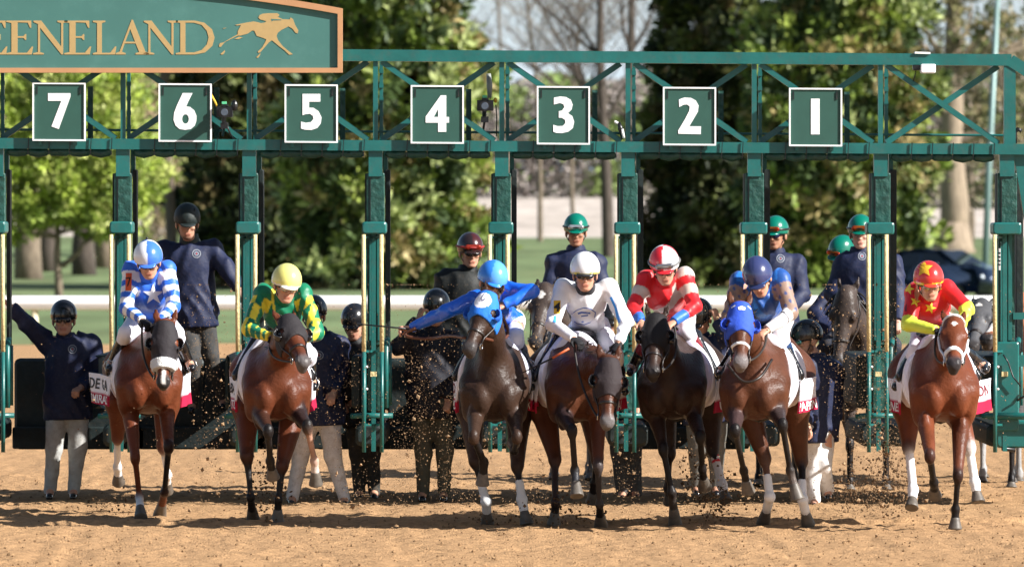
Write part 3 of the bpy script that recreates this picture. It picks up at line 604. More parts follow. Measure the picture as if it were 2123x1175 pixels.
class Blob:
    def __init__(s, k=.03): s.ops = []; s.k = k
    def cap(s, a, b, ra, rb=None, k=None, col=(.5, .5, .5), tag='', flat=None, cut=False):
        a = A3(a); b = A3(b); rb = ra if rb is None else rb; rm = max(ra, rb); fl = None
        if flat is not None: n = A3(flat[0]); fl = (n/np.linalg.norm(n), flat[1]); rm *= max(1, flat[1])
        s.ops.append(dict(t='c', a=a, b=b, ra=ra, rb=rb, lo=np.minimum(a, b)-rm, hi=np.maximum(a, b)+rm, k=s.k if k is None else k, col=col, tag=tag, fl=fl, cut=cut)); return s
    def ell(s, c, r, ax=None, k=None, col=(.5, .5, .5), tag='', cut=False):
        c = A3(c); M = np.eye(3) if ax is None else np.array([A3(v)/np.linalg.norm(A3(v)) for v in ax]); r = np.array(r, float)
        e = np.sqrt(((M*r[:, None])**2).sum(0))
        s.ops.append(dict(t='e', c=c, M=M, r=r, lo=c-e, hi=c+e, k=s.k if k is None else k, col=col, tag=tag, cut=cut)); return s
    @staticmethod
    def dist(op, X, Y, Z):
        if op['t'] == 'c':
            a, b = op['a'], op['b']; d = b-a; L = max(1e-9, d@d); px, py, pz = X-a[0], Y-a[1], Z-a[2]
            t = np.clip((px*d[0]+py*d[1]+pz*d[2])/L, 0, 1); qx, qy, qz = px-t*d[0], py-t*d[1], pz-t*d[2]
            q2 = qx*qx+qy*qy+qz*qz
            if op['fl'] is not None:
                n, f = op['fl']; qn = qx*n[0]+qy*n[1]+qz*n[2]; q2 = q2 - qn*qn + (qn/f)**2
                sc = min(1.0, f); return (np.sqrt(np.maximum(q2, 0)) - (op['ra']+(op['rb']-op['ra'])*t))*(.5+.5*sc)
            return np.sqrt(q2) - (op['ra']+(op['rb']-op['ra'])*t)
        M, r, c = op['M'], op['r'], op['c']; px, py, pz = X-c[0], Y-c[1], Z-c[2]
        u = [(px*M[i, 0]+py*M[i, 1]+pz*M[i, 2]) for i in range(3)]
        k0 = np.sqrt(sum((u[i]/r[i])**2 for i in range(3))); k1 = np.sqrt(sum((u[i]/r[i]**2)**2 for i in range(3)))
        return k0*(k0-1)/np.maximum(k1, 1e-6)
    def sel(s, tags): return [o for o in s.ops if tags is None or o['tag'] in tags]
    def mesh(s, h, tags=None, inflate=0.0, cutf=None, bounds=None, fold=None, kscale=1.0, tau=.012, warp=None):
        ops = s.sel(tags); infl = inflate
        adds = [o for o in ops if not o['cut']]
        lo = np.min([o['lo'] for o in adds], 0)-infl-3*h; hi = np.max([o['hi'] for o in adds], 0)+infl+3*h
        if bounds is not None: lo = np.maximum(lo, bounds[0]); hi = np.minimum(hi, bounds[1])
        n = np.ceil((hi-lo)/h).astype(int)+1; ax = [lo[i]+h*np.arange(n[i]) for i in range(3)]
        D = np.full(tuple(n), .5, dtype=np.float32)
        for o in adds + [o for o in ops if o['cut']]:
            k = o['k']*kscale; m = k+infl+2.5*h
            i0 = np.clip(np.floor((o['lo']-m-lo)/h).astype(int), 0, n); i1 = np.clip(np.ceil((o['hi']+m-lo)/h).astype(int)+1, 0, n)
            if (i1 <= i0).any(): continue
            sl = tuple(slice(i0[i], i1[i]) for i in range(3))
            d = Blob.dist(o, ax[0][sl[0]][:, None, None], ax[1][sl[1]][None, :, None], ax[2][sl[2]][None, None, :]).astype(np.float32)
            e = D[sl]
            if o['cut']:
                hh = np.clip(.5-.5*(e+d)/k, 0, 1); D[sl] = e*(1-hh) - d*hh + k*hh*(1-hh) if True else e
            else:
                hh = np.clip(.5+.5*(e-d)/k, 0, 1); D[sl] = e*(1-hh)+d*hh - k*hh*(1-hh)
        D -= infl
        if fold is not None:
            amp, fr = fold; b = np.argwhere(np.abs(D) < amp+2*h); p = lo + b*h
            x_, y_, z_ = p.T; u = (x_*.9+z_*.35)*fr+1.6*np.sin(z_*fr*.33+y_*fr*.3)+np.sin(x_*fr*.21+1); u2 = (z_*.8-x_*.5)*fr*.8+1.9*np.sin(x_*fr*.4+y_*fr*.25)
            w = (np.abs(np.sin(u))-.6)*(.55+.45*np.sin(z_*fr*.37+2*np.sin(x_*fr*.3))) + .7*(np.abs(np.sin(u2))-.6)*(.5+.5*np.sin(x_*fr*.45+z_*fr*.2))
            D[b[:, 0], b[:, 1], b[:, 2]] += (amp*w).astype(np.float32)
        if cutf is not None:
            b = np.argwhere(D < 2.5*h); p = lo + b*h; D[b[:, 0], b[:, 1], b[:, 2]] = np.maximum(D[b[:, 0], b[:, 1], b[:, 2]], cutf(p).astype(np.float32))
        D[0] = D[-1] = .5; D[:, 0] = D[:, -1] = .5; D[:, :, 0] = D[:, :, -1] = .5
        return nets(D, lo, h)
    def colors(s, P, tags=None, tau=.010):
        W = np.zeros(len(P)); C = np.zeros((len(P), 3)); ops = s.sel(tags)
        best = np.full(len(P), 9.); ds = []
        for o in ops:
            d = Blob.dist(o, P[:, 0], P[:, 1], P[:, 2]); d = np.abs(d) if o['cut'] else d; ds.append(d); best = np.minimum(best, d)
        for o, d in zip(ops, ds):
            w = np.exp(-np.clip((d-best)/tau, 0, 30)); W += w; C += w[:, None]*np.array(o['col'])[None]
        return C/W[:, None]
def sdf_obj(name, blob, h, m, parent, tags=None, inflate=0, cutf=None, fold=None, colf=None, bounds=None, kscale=1, extra=None, tau=.010):
    P, F = blob.mesh(h, tags, inflate, cutf, bounds, fold, kscale)
    if len(P) == 0: return None
    C = blob.colors(P, tags, tau)
    if colf is not None: C = colf(P, C)
    if extra is not None:
        for (p2, f2, c2) in extra: F = np.concatenate([F, f2+len(P)]); P = np.concatenate([P, p2]); C = np.concatenate([C, c2])
    return mesh_obj(name, P, F, m, parent, True, C)
def bvh_of(o):
    me = o.data; off = Vector((0, 0, 0)); p = o.parent
    while p is not None: off = off + p.location; p = p.parent
    return BVHTree.FromPolygons([v.co+off for v in me.vertices], [tuple(q.vertices) for q in me.polygons])
def ray_decal(name, tris_pts, faces, origin_f, direction, bvh, m, parent, lift=.004, maxd=2.0):
    """drops flat artwork onto a cloth surface along 'direction'"""
    V = []; ok = []
    for p in tris_pts:
        q = Vector(origin_f(*p)); hit = bvh.ray_cast(q, direction, maxd)
        if hit[0] is None: V.append(q); ok.append(False)
        else: V.append(hit[0]-Vector(direction)*lift); ok.append(True)
    F = []
    for f in faces:
        if not all(ok[i] for i in f): continue
        e = max((V[f[i]]-V[f[i-1]]).length for i in range(len(f)))
        if e < .08: F.append(f)
    if F: return mesh_obj(name, [tuple(v) for v in V], F, m, parent)
def grid_poly(loops, n=1):
    """triangulate loops, then subdivide n times"""
    flat = [p for l in loops for p in l]; tris = [tuple(t) for t in tessellate_polygon([[Vector((x, y, 0)) for x, y in l] for l in loops])]
    pts = [tuple(p) for p in flat]
    for _ in range(n):
        cache = {}; nt = []
        def mid(a, b):
            k = (min(a, b), max(a, b))
            if k not in cache: cache[k] = len(pts); pts.append(((pts[a][0]+pts[b][0])/2, (pts[a][1]+pts[b][1])/2))
            return cache[k]
        for a, b, c in tris: ab, bc, ca = mid(a, b), mid(b, c), mid(c, a); nt += [(a, ab, ca), (ab, b, bc), (ca, bc, c), (ab, bc, ca)]
        tris = nt
    return pts, tris
def subdiv(pts, fs, n):
    pts = [tuple(p) for p in pts]; tris = []
    for f in fs:
        for i in range(1, len(f)-1): tris.append((f[0], f[i], f[i+1]))
    for _ in range(n):
        cache = {}; nt = []
        def mid(a, b):
            k = (min(a, b), max(a, b))
            if k not in cache: cache[k] = len(pts); pts.append(((pts[a][0]+pts[b][0])/2, (pts[a][1]+pts[b][1])/2))
            return cache[k]
        for a, b, c in tris: ab, bc, ca = mid(a, b), mid(b, c), mid(c, a); nt += [(a, ab, ca), (ab, b, bc), (ca, bc, c), (ab, bc, ca)]
        tris = nt
    return pts, tris
def text_poly(txt, bold=.02):
    cu = bpy.data.curves.new('t', 'FONT'); cu.body = txt; cu.align_x = 'CENTER'; cu.align_y = 'CENTER'; cu.offset = bold; cu.resolution_u = 3
    ob = bpy.data.objects.new('t', cu); COL.objects.link(ob); dg = bpy.context.evaluated_depsgraph_get(); me = ob.evaluated_get(dg).to_mesh()
    pts = [(v.co.x, v.co.y) for v in me.vertices]; fs = [tuple(p.vertices) for p in me.polygons]
    ob.evaluated_get(dg).to_mesh_clear(); bpy.data.objects.remove(ob); bpy.data.curves.remove(cu)
    return pts, fs

# ------------------------------------------------------------------ shared materials of animals and people
m_coat = mat('horse_coat', attr=True, rough=.41, spec=.20, var=.22, vscale=6, bump=.30, bscale=38)
m_skin = mat('skin', attr=True, rough=.55, spec=.4, var=.05)
m_silk = mat('racing_silks', attr=True, rough=.45, spec=.35, sheen=.1, bump=.2, bscale=22)
m_satin = mat('glossy_blue_silks', attr=True, rough=.27, spec=.8, bump=.3, bscale=14)
m_navy = mat('navy_nylon_jacket', attr=True, rough=.6, spec=.28, bump=.4, bscale=12, var=.15, dirt=(.10, .07, .045), dirt_amt=.25, dscale=40)
m_cloth = mat('cotton_trousers', attr=True, rough=.9, spec=.2, bump=.4, bscale=14, var=.1, dirt=(.2, .13, .07), dirt_amt=.5, dscale=16)
m_leather = mat('black_leather', (.008, .008, .010), rough=.22, spec=.6, bump=.1)
m_brownl = mat('brown_leather', (.10, .035, .018), rough=.4)
m_tack = mat('bridle_leather', (.018, .012, .010), rough=.4)
m_metal = mat('bright_steel', (.6, .6, .6), rough=.2, metal=1)
m_helm = mat('helmet_shell', attr=True, rough=.22, spec=.6, coat=.3)
m_hood = mat('hood_fabric', attr=True, rough=.75, spec=.3, bump=.3, bscale=25)
m_wool = mat('white_fleece', (.78, .78, .76), rough=1, bump=1, bscale=90)
m_whitecloth = mat('white_cloth', attr=True, rough=.8, spec=.2, bump=.25, bscale=14)
m_eye = mat('wet_eye', (.006, .004, .003), rough=.06, coat=1)
m_lens = mat('dark_lens', (.012, .012, .016), rough=.06, coat=1)
m_lensc = mat('mirror_lens', attr=True, rough=.1, metal=.7)
m_hair = mat('mane_hair', (.010, .008, .007), rough=.42, spec=.6, stretch=(30, 30, 3), var=.4, vscale=8)
m_hoof = mat('hoof_horn', (.10, .085, .07), rough=.5, var=.3, vscale=20)

def frame_of(poll, muz, side_hint=(1, 0, 0), roll=0.0):
    m = (muz-poll).normalized(); s = Vector(side_hint); s = (s - m*s.dot(m)).normalized(); n = s.cross(m)
    if n.y > 0: n = -n
    if roll: q = Matrix.Rotation(roll, 3, m); s = q @ s; n = q @ n
    return m, s, n
def strip_hair(name, roots, dirs, L, w, parent, seed, m=None, sag=.5):
    """locks of hair as thin tapered ribbons-with-thickness"""
    r = random.Random(seed); mb = MB()
    for p, d in zip(roots, dirs):
        p = Vector(p); d = Vector(d); l = L*r.uniform(.6, 1.3); pts = [p]; v = d.normalized()
        for k in range(4):
            v = (v + Vector((r.uniform(-.25, .25), r.uniform(-.2, .2), -sag*r.uniform(.5, 1)))*.45).normalized(); pts.append(pts[-1]+v*l/4)
        mb.tube(pts, [w, w*.95, w*.8, w*.5, w*.12], 4, caps=False)
    return mb.obj(name, m or m_hair, parent, True)

def horse(name, label, D, cx, head, legs, coat, yaw=0, up=0.0, face=None, muzzle=(.05, .045, .045), points=(.012, .010, .010),
          hood=None, noseband=None, cloth=None, mane=True, side=0.0, h=.0168, group='racehorses leaving the gate', lean=0, back=True, hoodroll=0, neckw=.92, deep=1.0, headside=None, scale=1.0, pony=False):
    """D distance of the chest, cx its pixel column. head: (poll px, poll py, poll dy, muzzle px, muzzle py). legs: lists of (px, py, dy)"""
    x0 = at(cx, D); y = R(yaw); f = Vector((math.sin(-y), -math.cos(y), 0)); sd = Vector((math.cos(y), -math.sin(y)*-1*-1, 0)); sd = Vector((-f.y, f.x, 0))
    B = Vector((x0, D, up))                      # point on the ground below the chest
    def L(x, b, z): return B + sd*x - f*b + Vector((0, 0, z*scale))
    root = thing(name, label, 'horse', (x0, D, 0), group)
    c = coat; bl = Blob(.05)
    # trunk
    bl.ell(L(0, .18, 1.19), (.222, .33, .30), (sd, f, (0, 0, 1)), .08, c)
    bl.cap(L(0, .30, 1.20), L(0, 1.0, 1.22), .285, .270, .10, c, flat=(sd, .90))
    bl.ell(L(0, .42, 1.47), (.10, .28, .13), (sd, f, (0, 0, 1)), .08, c)
    bl.ell(L(0, 1.30, 1.33), (.22, .33, .27), (sd, f, (0, 0, 1)), .10, c)
    for s in (-1, 1):
        bl.ell(L(.105*s, -.035, 1.08), (.098, .125, .155), (sd, f, (0, 0, 1)), .022, c); bl.ell(L(.20*s, .06, 1.02), (.07, .10, .14), (sd, f, (0, 0, 1)), .03, c)         # breast muscles
        bl.cap(L(.15*s, .34, 1.42), L(.185*s, .02, 1.13), .075, .10, .06, c)                  # shoulder blade
        bl.ell(L(.145*s, 1.38, 1.16), (.115, .22, .26), (sd, f, (0, 0, 1)), .08, c)            # quarters
    bl.cap(L(0, -.19, 1.22), L(0, -.17, .98), .022, .03, .05, c, cut=True)
    # neck and head
    poll = PX(head[0], head[1], D+head[2]); LH = (.60 if not pony else pony)
    mz2 = PX(head[3], head[4], D+head[2]); vis = (mz2-poll); vl = vis.length; 
    dy = math.sqrt(max(.01, LH*LH-vl*vl)) if vl < LH else .02
    muz = PX(head[3], head[4], D+head[2]-dy); muz = poll + (muz-poll).normalized()*LH
    m, s_, n = frame_of(poll, muz, headside or (1, 0, 0), hoodroll)
    nb = L(0, .16, 1.28); nt = L(0, .42, 1.44); pb = poll - n*.07 + m*.05
    mid = nb.lerp(pb, .5) + Vector((0, 0, .02))
    nk = Vector((sd.x, sd.y, 0))
    bl.cap(nb, mid, .185*neckw, .130*neckw, .08, c, flat=(nk, .80)); bl.cap(mid, pb, .130*neckw, .088, .06, c, flat=(nk, .82))
    bl.cap(nt, mid+Vector((0, .06, .10)), .10, .075, .06, c); bl.cap(mid+Vector((0, .06, .09)), pb+Vector((0, .02, .02)), .075, .06, .05, c)
    HW = 1.14 if not pony else 1.34
    def Hd(a, b, q): return poll + s_*a*HW + n*b*HW + m*q
    hx = (s_, n, m); fc = c; mzc = muzzle; K = (LH/.60)
    tH = 'head'
    bl.ell(Hd(0, -.045, .07), (.078, .085, .10), hx, .03, fc, tH)
    bl.ell(Hd(0, -.035, .17), (.092, .070, .13), hx, .03, fc, tH)
    for s in (-1, 1):
        bl.ell(Hd(.078*s, -.028, .195*K), (.026, .036, .042), hx, .02, fc, tH)
        bl.ell(Hd(.055*s, -.125, .20*K), (.040, .095, .125), hx, .035, fc, tH)
        bl.cap(Hd(.062*s, -.05, .26*K), Hd(.040*s, -.05, .42*K), .016, .010, .02, fc, tH)
    bl.cap(Hd(0, -.040, .24*K), Hd(0, -.030, .49*K), .058, .040, .035, fc, tH)
    bl.cap(Hd(0, -.10, .26*K), Hd(0, -.070, .50*K), .058, .038, .035, fc, tH, flat=(s_, .85))
    bl.ell(Hd(0, -.040, .535*K), (.056, .052, .062), hx, .03, mzc, tH)
    bl.ell(Hd(0, -.085, .555*K), (.036, .032, .042), hx, .02, mzc, tH)
    for s in (-1, 1):
        bl.ell(Hd(.034*s, -.008, .545*K), (.020, .018, .030), hx, .015, mzc, tH)
        bl.ell(Hd(.040*s, .006, .560*K), (.012, .016, .019), hx, .008, (.004, .003, .003), tH, cut=True)
    bl.ell(Hd(0, -.058, .612*K), (.036, .03, .006), hx, .006, (.01, .006, .006), tH, cut=True)
    for o_ in bl.ops:
        if o_['tag'] == 'head':
            if o_['t'] == 'e': o_['r'] = o_['r']*(1.12 if not pony else 1.28); o_['lo'] = o_['lo']-.02; o_['hi'] = o_['hi']+.02
            else: o_['ra'] *= (1.12 if not pony else 1.28); o_['rb'] *= (1.12 if not pony else 1.28); o_['lo'] = o_['lo']-.02; o_['hi'] = o_['hi']+.02
    er = .17
    for s in (-1, 1):
        a = Hd(.055*s, -.055, .015); t_ = Hd(.082*s, -.045, -er)
        bl.cap(a, a.lerp(t_, .5), .024, .030, .02, c, 'ear', flat=(n, .55)); bl.cap(a.lerp(t_, .5), t_, .030, .006, .012, c, 'ear', flat=(n, .55))
        bl.cap(a.lerp(t_, .25)+n*.020, a.lerp(t_, .8)+n*.014, .013, .006, .008, tuple(v*.35 for v in c), 'ear', cut=True)
    # legs
    def leg(pts, kind, cols, planted):
        P = [PX(px, py, D+dd if dd is not None else (HCAM-.01)*FPX/(py-480)) for px, py, dd in pts]; k_, ft, hf = P
        sgn = 1 if (k_-L(0, 0, 0)).dot(sd) > 0 else -1
        if kind == 'f':
            e = L(.155*sgn, .16, .98)
            if (k_-e).length > .52: e = e + (k_-e).normalized()*((k_-e).length-.50)*.6
            bl.cap(L(.165*sgn, .12, 1.18), e, .12, .088, .06, c); bl.cap(e, e.lerp(k_, .9), .078, .044, .035, cols[0]); bl.ell(e.lerp(k_, .22)+Vector((.012*sgn, -.03, 0)), (.052, .055, .12), None, .02, cols[0]); r1 = .049
        else:
            st = L(.20*sgn, 1.02, .98); bl.cap(L(.15*sgn, 1.32, 1.25), st, .19, .13, .08, c); bl.cap(st, k_, .120, .054, .06, cols[0]); r1 = .054
            k_c = k_ + Vector((0, .05, .02)); bl.cap(k_, k_c, .038, .032, .03, cols[1])
        bl.ell(k_, (r1*.95, r1*1.0, r1*1.35), None, .02, cols[1]); d1 = (ft-k_).normalized()
        bl.cap(k_+d1*.03, ft-d1*.03, .033 if kind == 'f' else .037, .029, .03, cols[2], flat=((1, 0, 0), .85))
        bl.cap(k_+d1*.08+Vector((0, .030, 0)), ft-d1*.05+Vector((0, .022, 0)), .018, .017, .02, cols[2])
        bl.ell(ft, (.040, .042, .042), None, .02, cols[2])
        dh = (hf-ft).normalized(); co = ft.lerp(hf, .52)
        bl.cap(ft, co, .031, .037, .02, cols[3]); HF.append((co, hf, dh)); return k_, ft, hf
    HF = []; joints = []
    for lg_ in legs:
        joints.append(leg(lg_['p'], lg_['k'], lg_.get('c', [c, points, points, points]), True))
    extra = None
    col_fn = None
    if face:
        def col_fn(P, C):
            q = P - A3(poll); a = q@A3(s_); b = q@A3(n); e = q@A3(m)
            for kind, v in face:
                if kind == 'star': w_ = ((a/v[0])**2+((e-v[1]*K)/v[2])**2 < 1) & (b > -.06)
                elif kind == 'blaze': w_ = (np.abs(a-v[3]) < v[0]*(1+.25*np.sin(e*40))) & (e > v[1]*K) & (e < v[2]*K) & (b > -.07)
                elif kind == 'snip': w_ = ((a-v[3])**2/v[0]**2+((e-v[1]*K)/v[2])**2 < 1) & (b > -.12)
                C[w_] = (.72, .68, .64)
            return C
    body = sdf_obj('body', bl, h, m_coat, root, colf=col_fn, fold=(.0065, 9))
    for co, hf, dh in HF:
        hb = Blob(.01); s3 = dh.cross(Vector((0, 1, 0))); s3 = Vector((1, 0, 0)) if s3.length < .2 else s3.normalized(); a3 = s3.cross(dh)
        hb.cap(co+dh*.005, hf, .040, .060, col=(.5, .5, .5))
        e0 = A3(hf+dh*.004); dd = A3(dh)
        P, F = hb.mesh(.009, cutf=lambda p: (p-e0)@dd); mesh_obj('hoof', P, F, m_hoof, root, True)
    for s in (-1, 1): MB().ball(Hd(.094*s, -.030, .195*K), .021, 10, 7).obj('eye', m_eye, root, True)
    # bandages / socks as cloth
    for lg_, (k_, ft, hf) in zip(legs, joints):
        w_ = lg_.get('wrap')
        if w_:
            wb = Blob(.02); d1 = (ft-k_).normalized(); a = k_.lerp(ft, w_[0]); 
            wb.cap(a, ft-d1*.02, .036, .037, col=w_[1]); wb.ell(ft, (.046, .047, .045), col=w_[1]); wb.cap(ft, ft.lerp(hf, .38), .040, .040, col=w_[1])
            def stripes(P, C, a=a, d1=d1, st=w_[2] if len(w_) > 2 else None):
                if st:
                    e = (P-A3(a))@A3(d1); q = ((e > .02) & (e < .045)) | ((e > .075) & (e < .10)); C[q] = st
                return C
            sdf_obj('leg_wrap', wb, .009, m_whitecloth, root, colf=stripes)
    # hood
    hp = lambda P: (P-A3(poll))
    if hood:
        eyes = [A3(Hd(.090*s, -.018, .195*K)) for s in (-1, 1)]; ears = [(A3(Hd(.055*s, -.055, .03)), A3(Hd(.085*s, -.045, -er))) for s in (-1, 1)]
        nose = hood.get('nose', .33)*K
        def cutf(P):
            q = hp(P); e = q@A3(m); a = q@A3(s_); b = q@A3(n)
            d = np.maximum(e-(nose-np.abs(a)*.9 if hood.get('vee') else nose+np.abs(a)*.25), -(e-.0)); d = np.maximum(d, -(b+.21))
            for ey in eyes: d = np.maximum(d, .036-np.linalg.norm(P-ey, axis=1))
            for a0, a1 in ears:
                dv = a1-a0; t = np.clip(((P-a0)@dv)/(dv@dv), 0, 1); d = np.maximum(d, .040-np.linalg.norm(P-a0-t[:, None]*dv, axis=1))
            return d
        hc = hood['col']
        def hcol(P, C):
            C[:] = hc
            if hood.get('disc'):
                q = hp(P); e = q@A3(m); a = q@A3(s_); w_ = (a**2+(e-.115)**2 < .074**2) & (q@A3(n) > -.06); C[w_] = (.82, .82, .88)
            return C
        ho = sdf_obj('hood', bl, .009, m_hood, root, tags=('head',), inflate=.011, cutf=cutf, colf=hcol)
        if hood.get('cups', True):
            for s in (-1, 1):
                cb = Blob(.01); cc = Hd(.112*s, -.035, .195*K); ax = (s_, n, m); cb.ell(cc, (.040, .058, .058), ax, col=hood.get('cup', hc))
                cen = A3(cc + n*.035 + s_*(-.012*s)); 
                P, F = cb.mesh(.008, cutf=lambda P: np.maximum(.048-np.linalg.norm(P-cen, axis=1), ((P-A3(cc))@A3(n))-.035))
                if len(P): mesh_obj('blinker_cup', P, F, m_helm if hood.get('shiny', True) else m_hood, root, True, np.tile(hood.get('cup', hc), (len(P), 1)))
        if hood.get('mark'):
            bv = bvh_of(ho)
            for (kind, par) in hood['mark']:
                if kind == 'text':
                    pts, fs = text_poly(par[0], .01); ray_decal('hood_mark', pts, fs, lambda a, b: Hd(par[1]+a*par[3], .25, par[2]-b*par[3]), -n, bv, mat(*par[4]) if isinstance(par[4], tuple) else par[4], ho, .003)
                else:
                    pts, fs = grid_poly([par[0]], 1); ray_decal('hood_mark', pts, fs, lambda a, b: Hd(a, .25, b), -n, bv, par[1], ho, .003)
    def ring(nm, q0, q1, inf, material, parent=root, colf=None, extra_cut=None):
        def cutf(P):
            q = hp(P); e = q@A3(m); return np.maximum(e-q1*K, q0*K-e)
        P, F = bl.mesh(.009, ('head',), inf, cutf)
        if len(P): return mesh_obj(nm, P, F, material, parent, True, np.tile((.8, .8, .8), (len(P), 1)))
    if noseband == 'fleece': ring('fleece_noseband', .345, .435, .040, m_wool); 
    elif noseband == 'white': ring('noseband', .385, .425, .013, m_whitecloth); ring('crownpiece', -.005, .03, .016, m_whitecloth)
    elif noseband == 'cord': ring('noseband', .375, .40, .010, m_whitecloth)
    elif noseband: ring('noseband', .37, .395, .008, m_tack)
    br = MB(); cm = m_whitecloth if noseband == 'white' else m_tack
    for s in (-1, 1):
        st = MB(); rr = .011 if noseband == 'white' else .007
        st.tube([Hd(.085*s, -.055, .05), Hd(.105*s, -.09, .16*K), Hd(.092*s, -.10, .28*K), Hd(.066*s, -.065, .40*K), Hd(.060*s, -.062, .49*K)], rr, 6)
        o = st.obj('cheek_strap', cm if cm is not m_whitecloth else m_whitecloth, root, True)
        if cm is m_whitecloth:
            ca = o.data.color_attributes.new('Col', 'FLOAT_COLOR', 'POINT'); ca.data.foreach_set('color', [.8, .8, .8, 1]*len(o.data.vertices))
        t = MB(); cc = Hd(.066*s, -.062, .49*K)
        t.tube([cc + n*.026*math.cos(a*.785) + m*.026*math.sin(a*.785) + s_*.004*s for a in range(9)], .0045, 5, caps=False); t.obj('bit_ring', m_metal, root, True)
    # mane and tail
    if mane:
        r = random.Random(cx); roots, dirs = [], []
        for k in range(36 if not pony else 110):
            t = r.random(); p = (pb+Vector((0, .04, .055))).lerp(nt+Vector((0, 0, .08)), t*.75); roots.append(p+Vector((r.uniform(-.02, .02), 0, r.uniform(-.02, .03)))); dirs.append((r.uniform(-1.0, .6), r.uniform(-.3, .4), .35 if not pony else .05))
        strip_hair('mane', roots, dirs, .10 if not pony else .26, .008 if not pony else .012, root, cx, sag=.6 if not pony else 1.1)
        roots = [Hd(r.uniform(-.03, .03), -.03, r.uniform(-.02, .02)) for k in range(14 if not pony else 26)]
        if not hood: strip_hair('forelock', roots, [n*.5+m*.7+s_*r.uniform(-.4, .4) for _ in roots], .10 if not pony else .15, .008, root, cx+1, sag=.9)
    tb = L(0, 1.62, 1.38); r = random.Random(cx)
    strip_hair('tail', [tb+Vector((r.uniform(-.03, .03), r.uniform(-.02, .02), r.uniform(-.05, .03))) for _ in range(34)], [(r.uniform(-.3, .3), 1, .1) for _ in range(34)], .75, .016, root, cx, sag=.55)
    info = dict(root=root, L=L, B=B, f=f, sd=sd, Hd=Hd, bl=bl, m=m, n=n, s=s_, K=K, D=D, neck=mid, wither=L(0, .42, 1.6))
    # saddle cloth
    if cloth:
        cols = cloth.get('col', (.78, .78, .82)); zb = cloth.get('z', .96); red = (.42, .012, .05)
        sdn = A3(sd); fn = A3(f); B0 = A3(B); bodyo = Blob(.06)
        bodyo.cap(L(0, .26, 1.22), L(0, 1.05, 1.24), .335, .335, .10, cols, flat=(sd, .90)); bodyo.ell(L(0, .45, 1.48), (.15, .34, .15), (sd, f, (0, 0, 1)), .08, cols)
        bodyo.cap(L(0, .30, 1.22), L(0, 1.05, 1.18), .29, .29, .05, cols, tag='hang')
        def cf(P):
            q = P-B0; b = -(q@fn); z = q[:, 2]; x = np.abs(q@sdn)
            lim = .40 + np.clip(1.42-z, 0, 1)*.30
            d = np.maximum(.40-b, b-1.0); d = np.maximum(d, zb-z+ (b-.4)*.05)
            return d
        def cc(P, C):
            C[:] = cols; return C
        clo = sdf_obj('saddle_cloth', bodyo, .018, m_whitecloth, root, cutf=cf, colf=cc)
        info['cloth'] = clo
        sp = cloth.get('flare', {})
        for s in (-1, 1):
            fl_, hh = sp.get(s, (.17, .27)); zt = cloth.get('zt', 1.20)
            def Q(u, v, off=0):
                rip = .012*math.sin(u*9+v*3+s)
                return L(s*(.315+fl_*u**1.2+rip+off*1.0), .50+.34*u+rip*.5-off*.4, zt-hh*v+.03*u)
            nu, nv = 14, 12; V = []; C = []
            for off in (0, -.012):
                for i in range(nu+1):
                    for j in range(nv+1):
                        V.append(Q(i/nu, j/nv, off)); C.append(red if j/nv > .66 else cols)
            F = []; M_ = (nu+1)*(nv+1); g = lambda i, j: i*(nv+1)+j
            for i in range(nu):
                for j in range(nv): q = (g(i, j), g(i+1, j), g(i+1, j+1), g(i, j+1)); F.append(q); F.append(tuple(x+M_ for x in q[::-1]))
            edge = [g(i, 0) for i in range(nu+1)]+[g(nu, j) for j in range(1, nv+1)]+[g(i, nv) for i in range(nu-1, -1, -1)]+[g(0, j) for j in range(nv-1, 0, -1)]
            for a0, a1 in zip(edge, edge[1:]+edge[:1]): F.append((a0, a1, a1+M_, a0+M_))
            sk = mesh_obj('cloth_skirt', [tuple(v) for v in V], F, m_whitecloth, root, False, np.array(C))
            for txt, vc, sz, mm in cloth.get('text', {}).get(s, []):
                pts, fs = text_poly(txt, .02); w_ = max(abs(p[0]) for p in pts)*2*sz/.38; k2 = min(1, .92/w_)
                if s < 0: mp_ = lambda a, b: (.52 - a*sz*k2/.38)
                else: mp_ = lambda a, b: (.52 + a*sz*k2/.38)
                mesh_obj('lettering', [tuple(Q(mp_(a, b), vc-b*sz/hh, .004)) for a, b in pts], fs, mm, sk)
        # pale under-pad edge lying up the shoulder, saddle and girth
        pad = Blob(.05); pad.cap(L(0, .16, 1.23), L(0, .5, 1.24), .300, .335, .10, flat=(sd, .92)); pad.ell(L(0, .40, 1.47), (.15, .33, .155), (sd, f, (0, 0, 1)), .08)
        pw = cloth.get('pad', (.74, .74, .84))
        sdf_obj('under_pad', pad, .016, m_whitecloth, root, cutf=lambda P: np.maximum(np.maximum(.30-(-((P-B0)@fn)), (-((P-B0)@fn))-.42), 1.02-(P-B0)[:, 2]), colf=lambda P, C: C*0+np.array(pw))
        sa = Blob(.04); sa.ell(L(0, .60, 1.60), (.17, .24, .055), (sd, f, (0, 0, 1))); 
        for s in (-1, 1): sa.cap(L(.16*s, .58, 1.55), L(.33*s, .50, 1.25), .06, .05, flat=(sd, .5))
        P, F = sa.mesh(.013); mesh_obj('saddle', P, F, m_leather, root, True)
        MB().tube([L(.27*math.cos(a*.5236), .36, 1.20+.33*math.sin(a*.5236)) for a in range(13)], .014, 6, caps=False).obj('girth', m_tack, root, True)
    return info
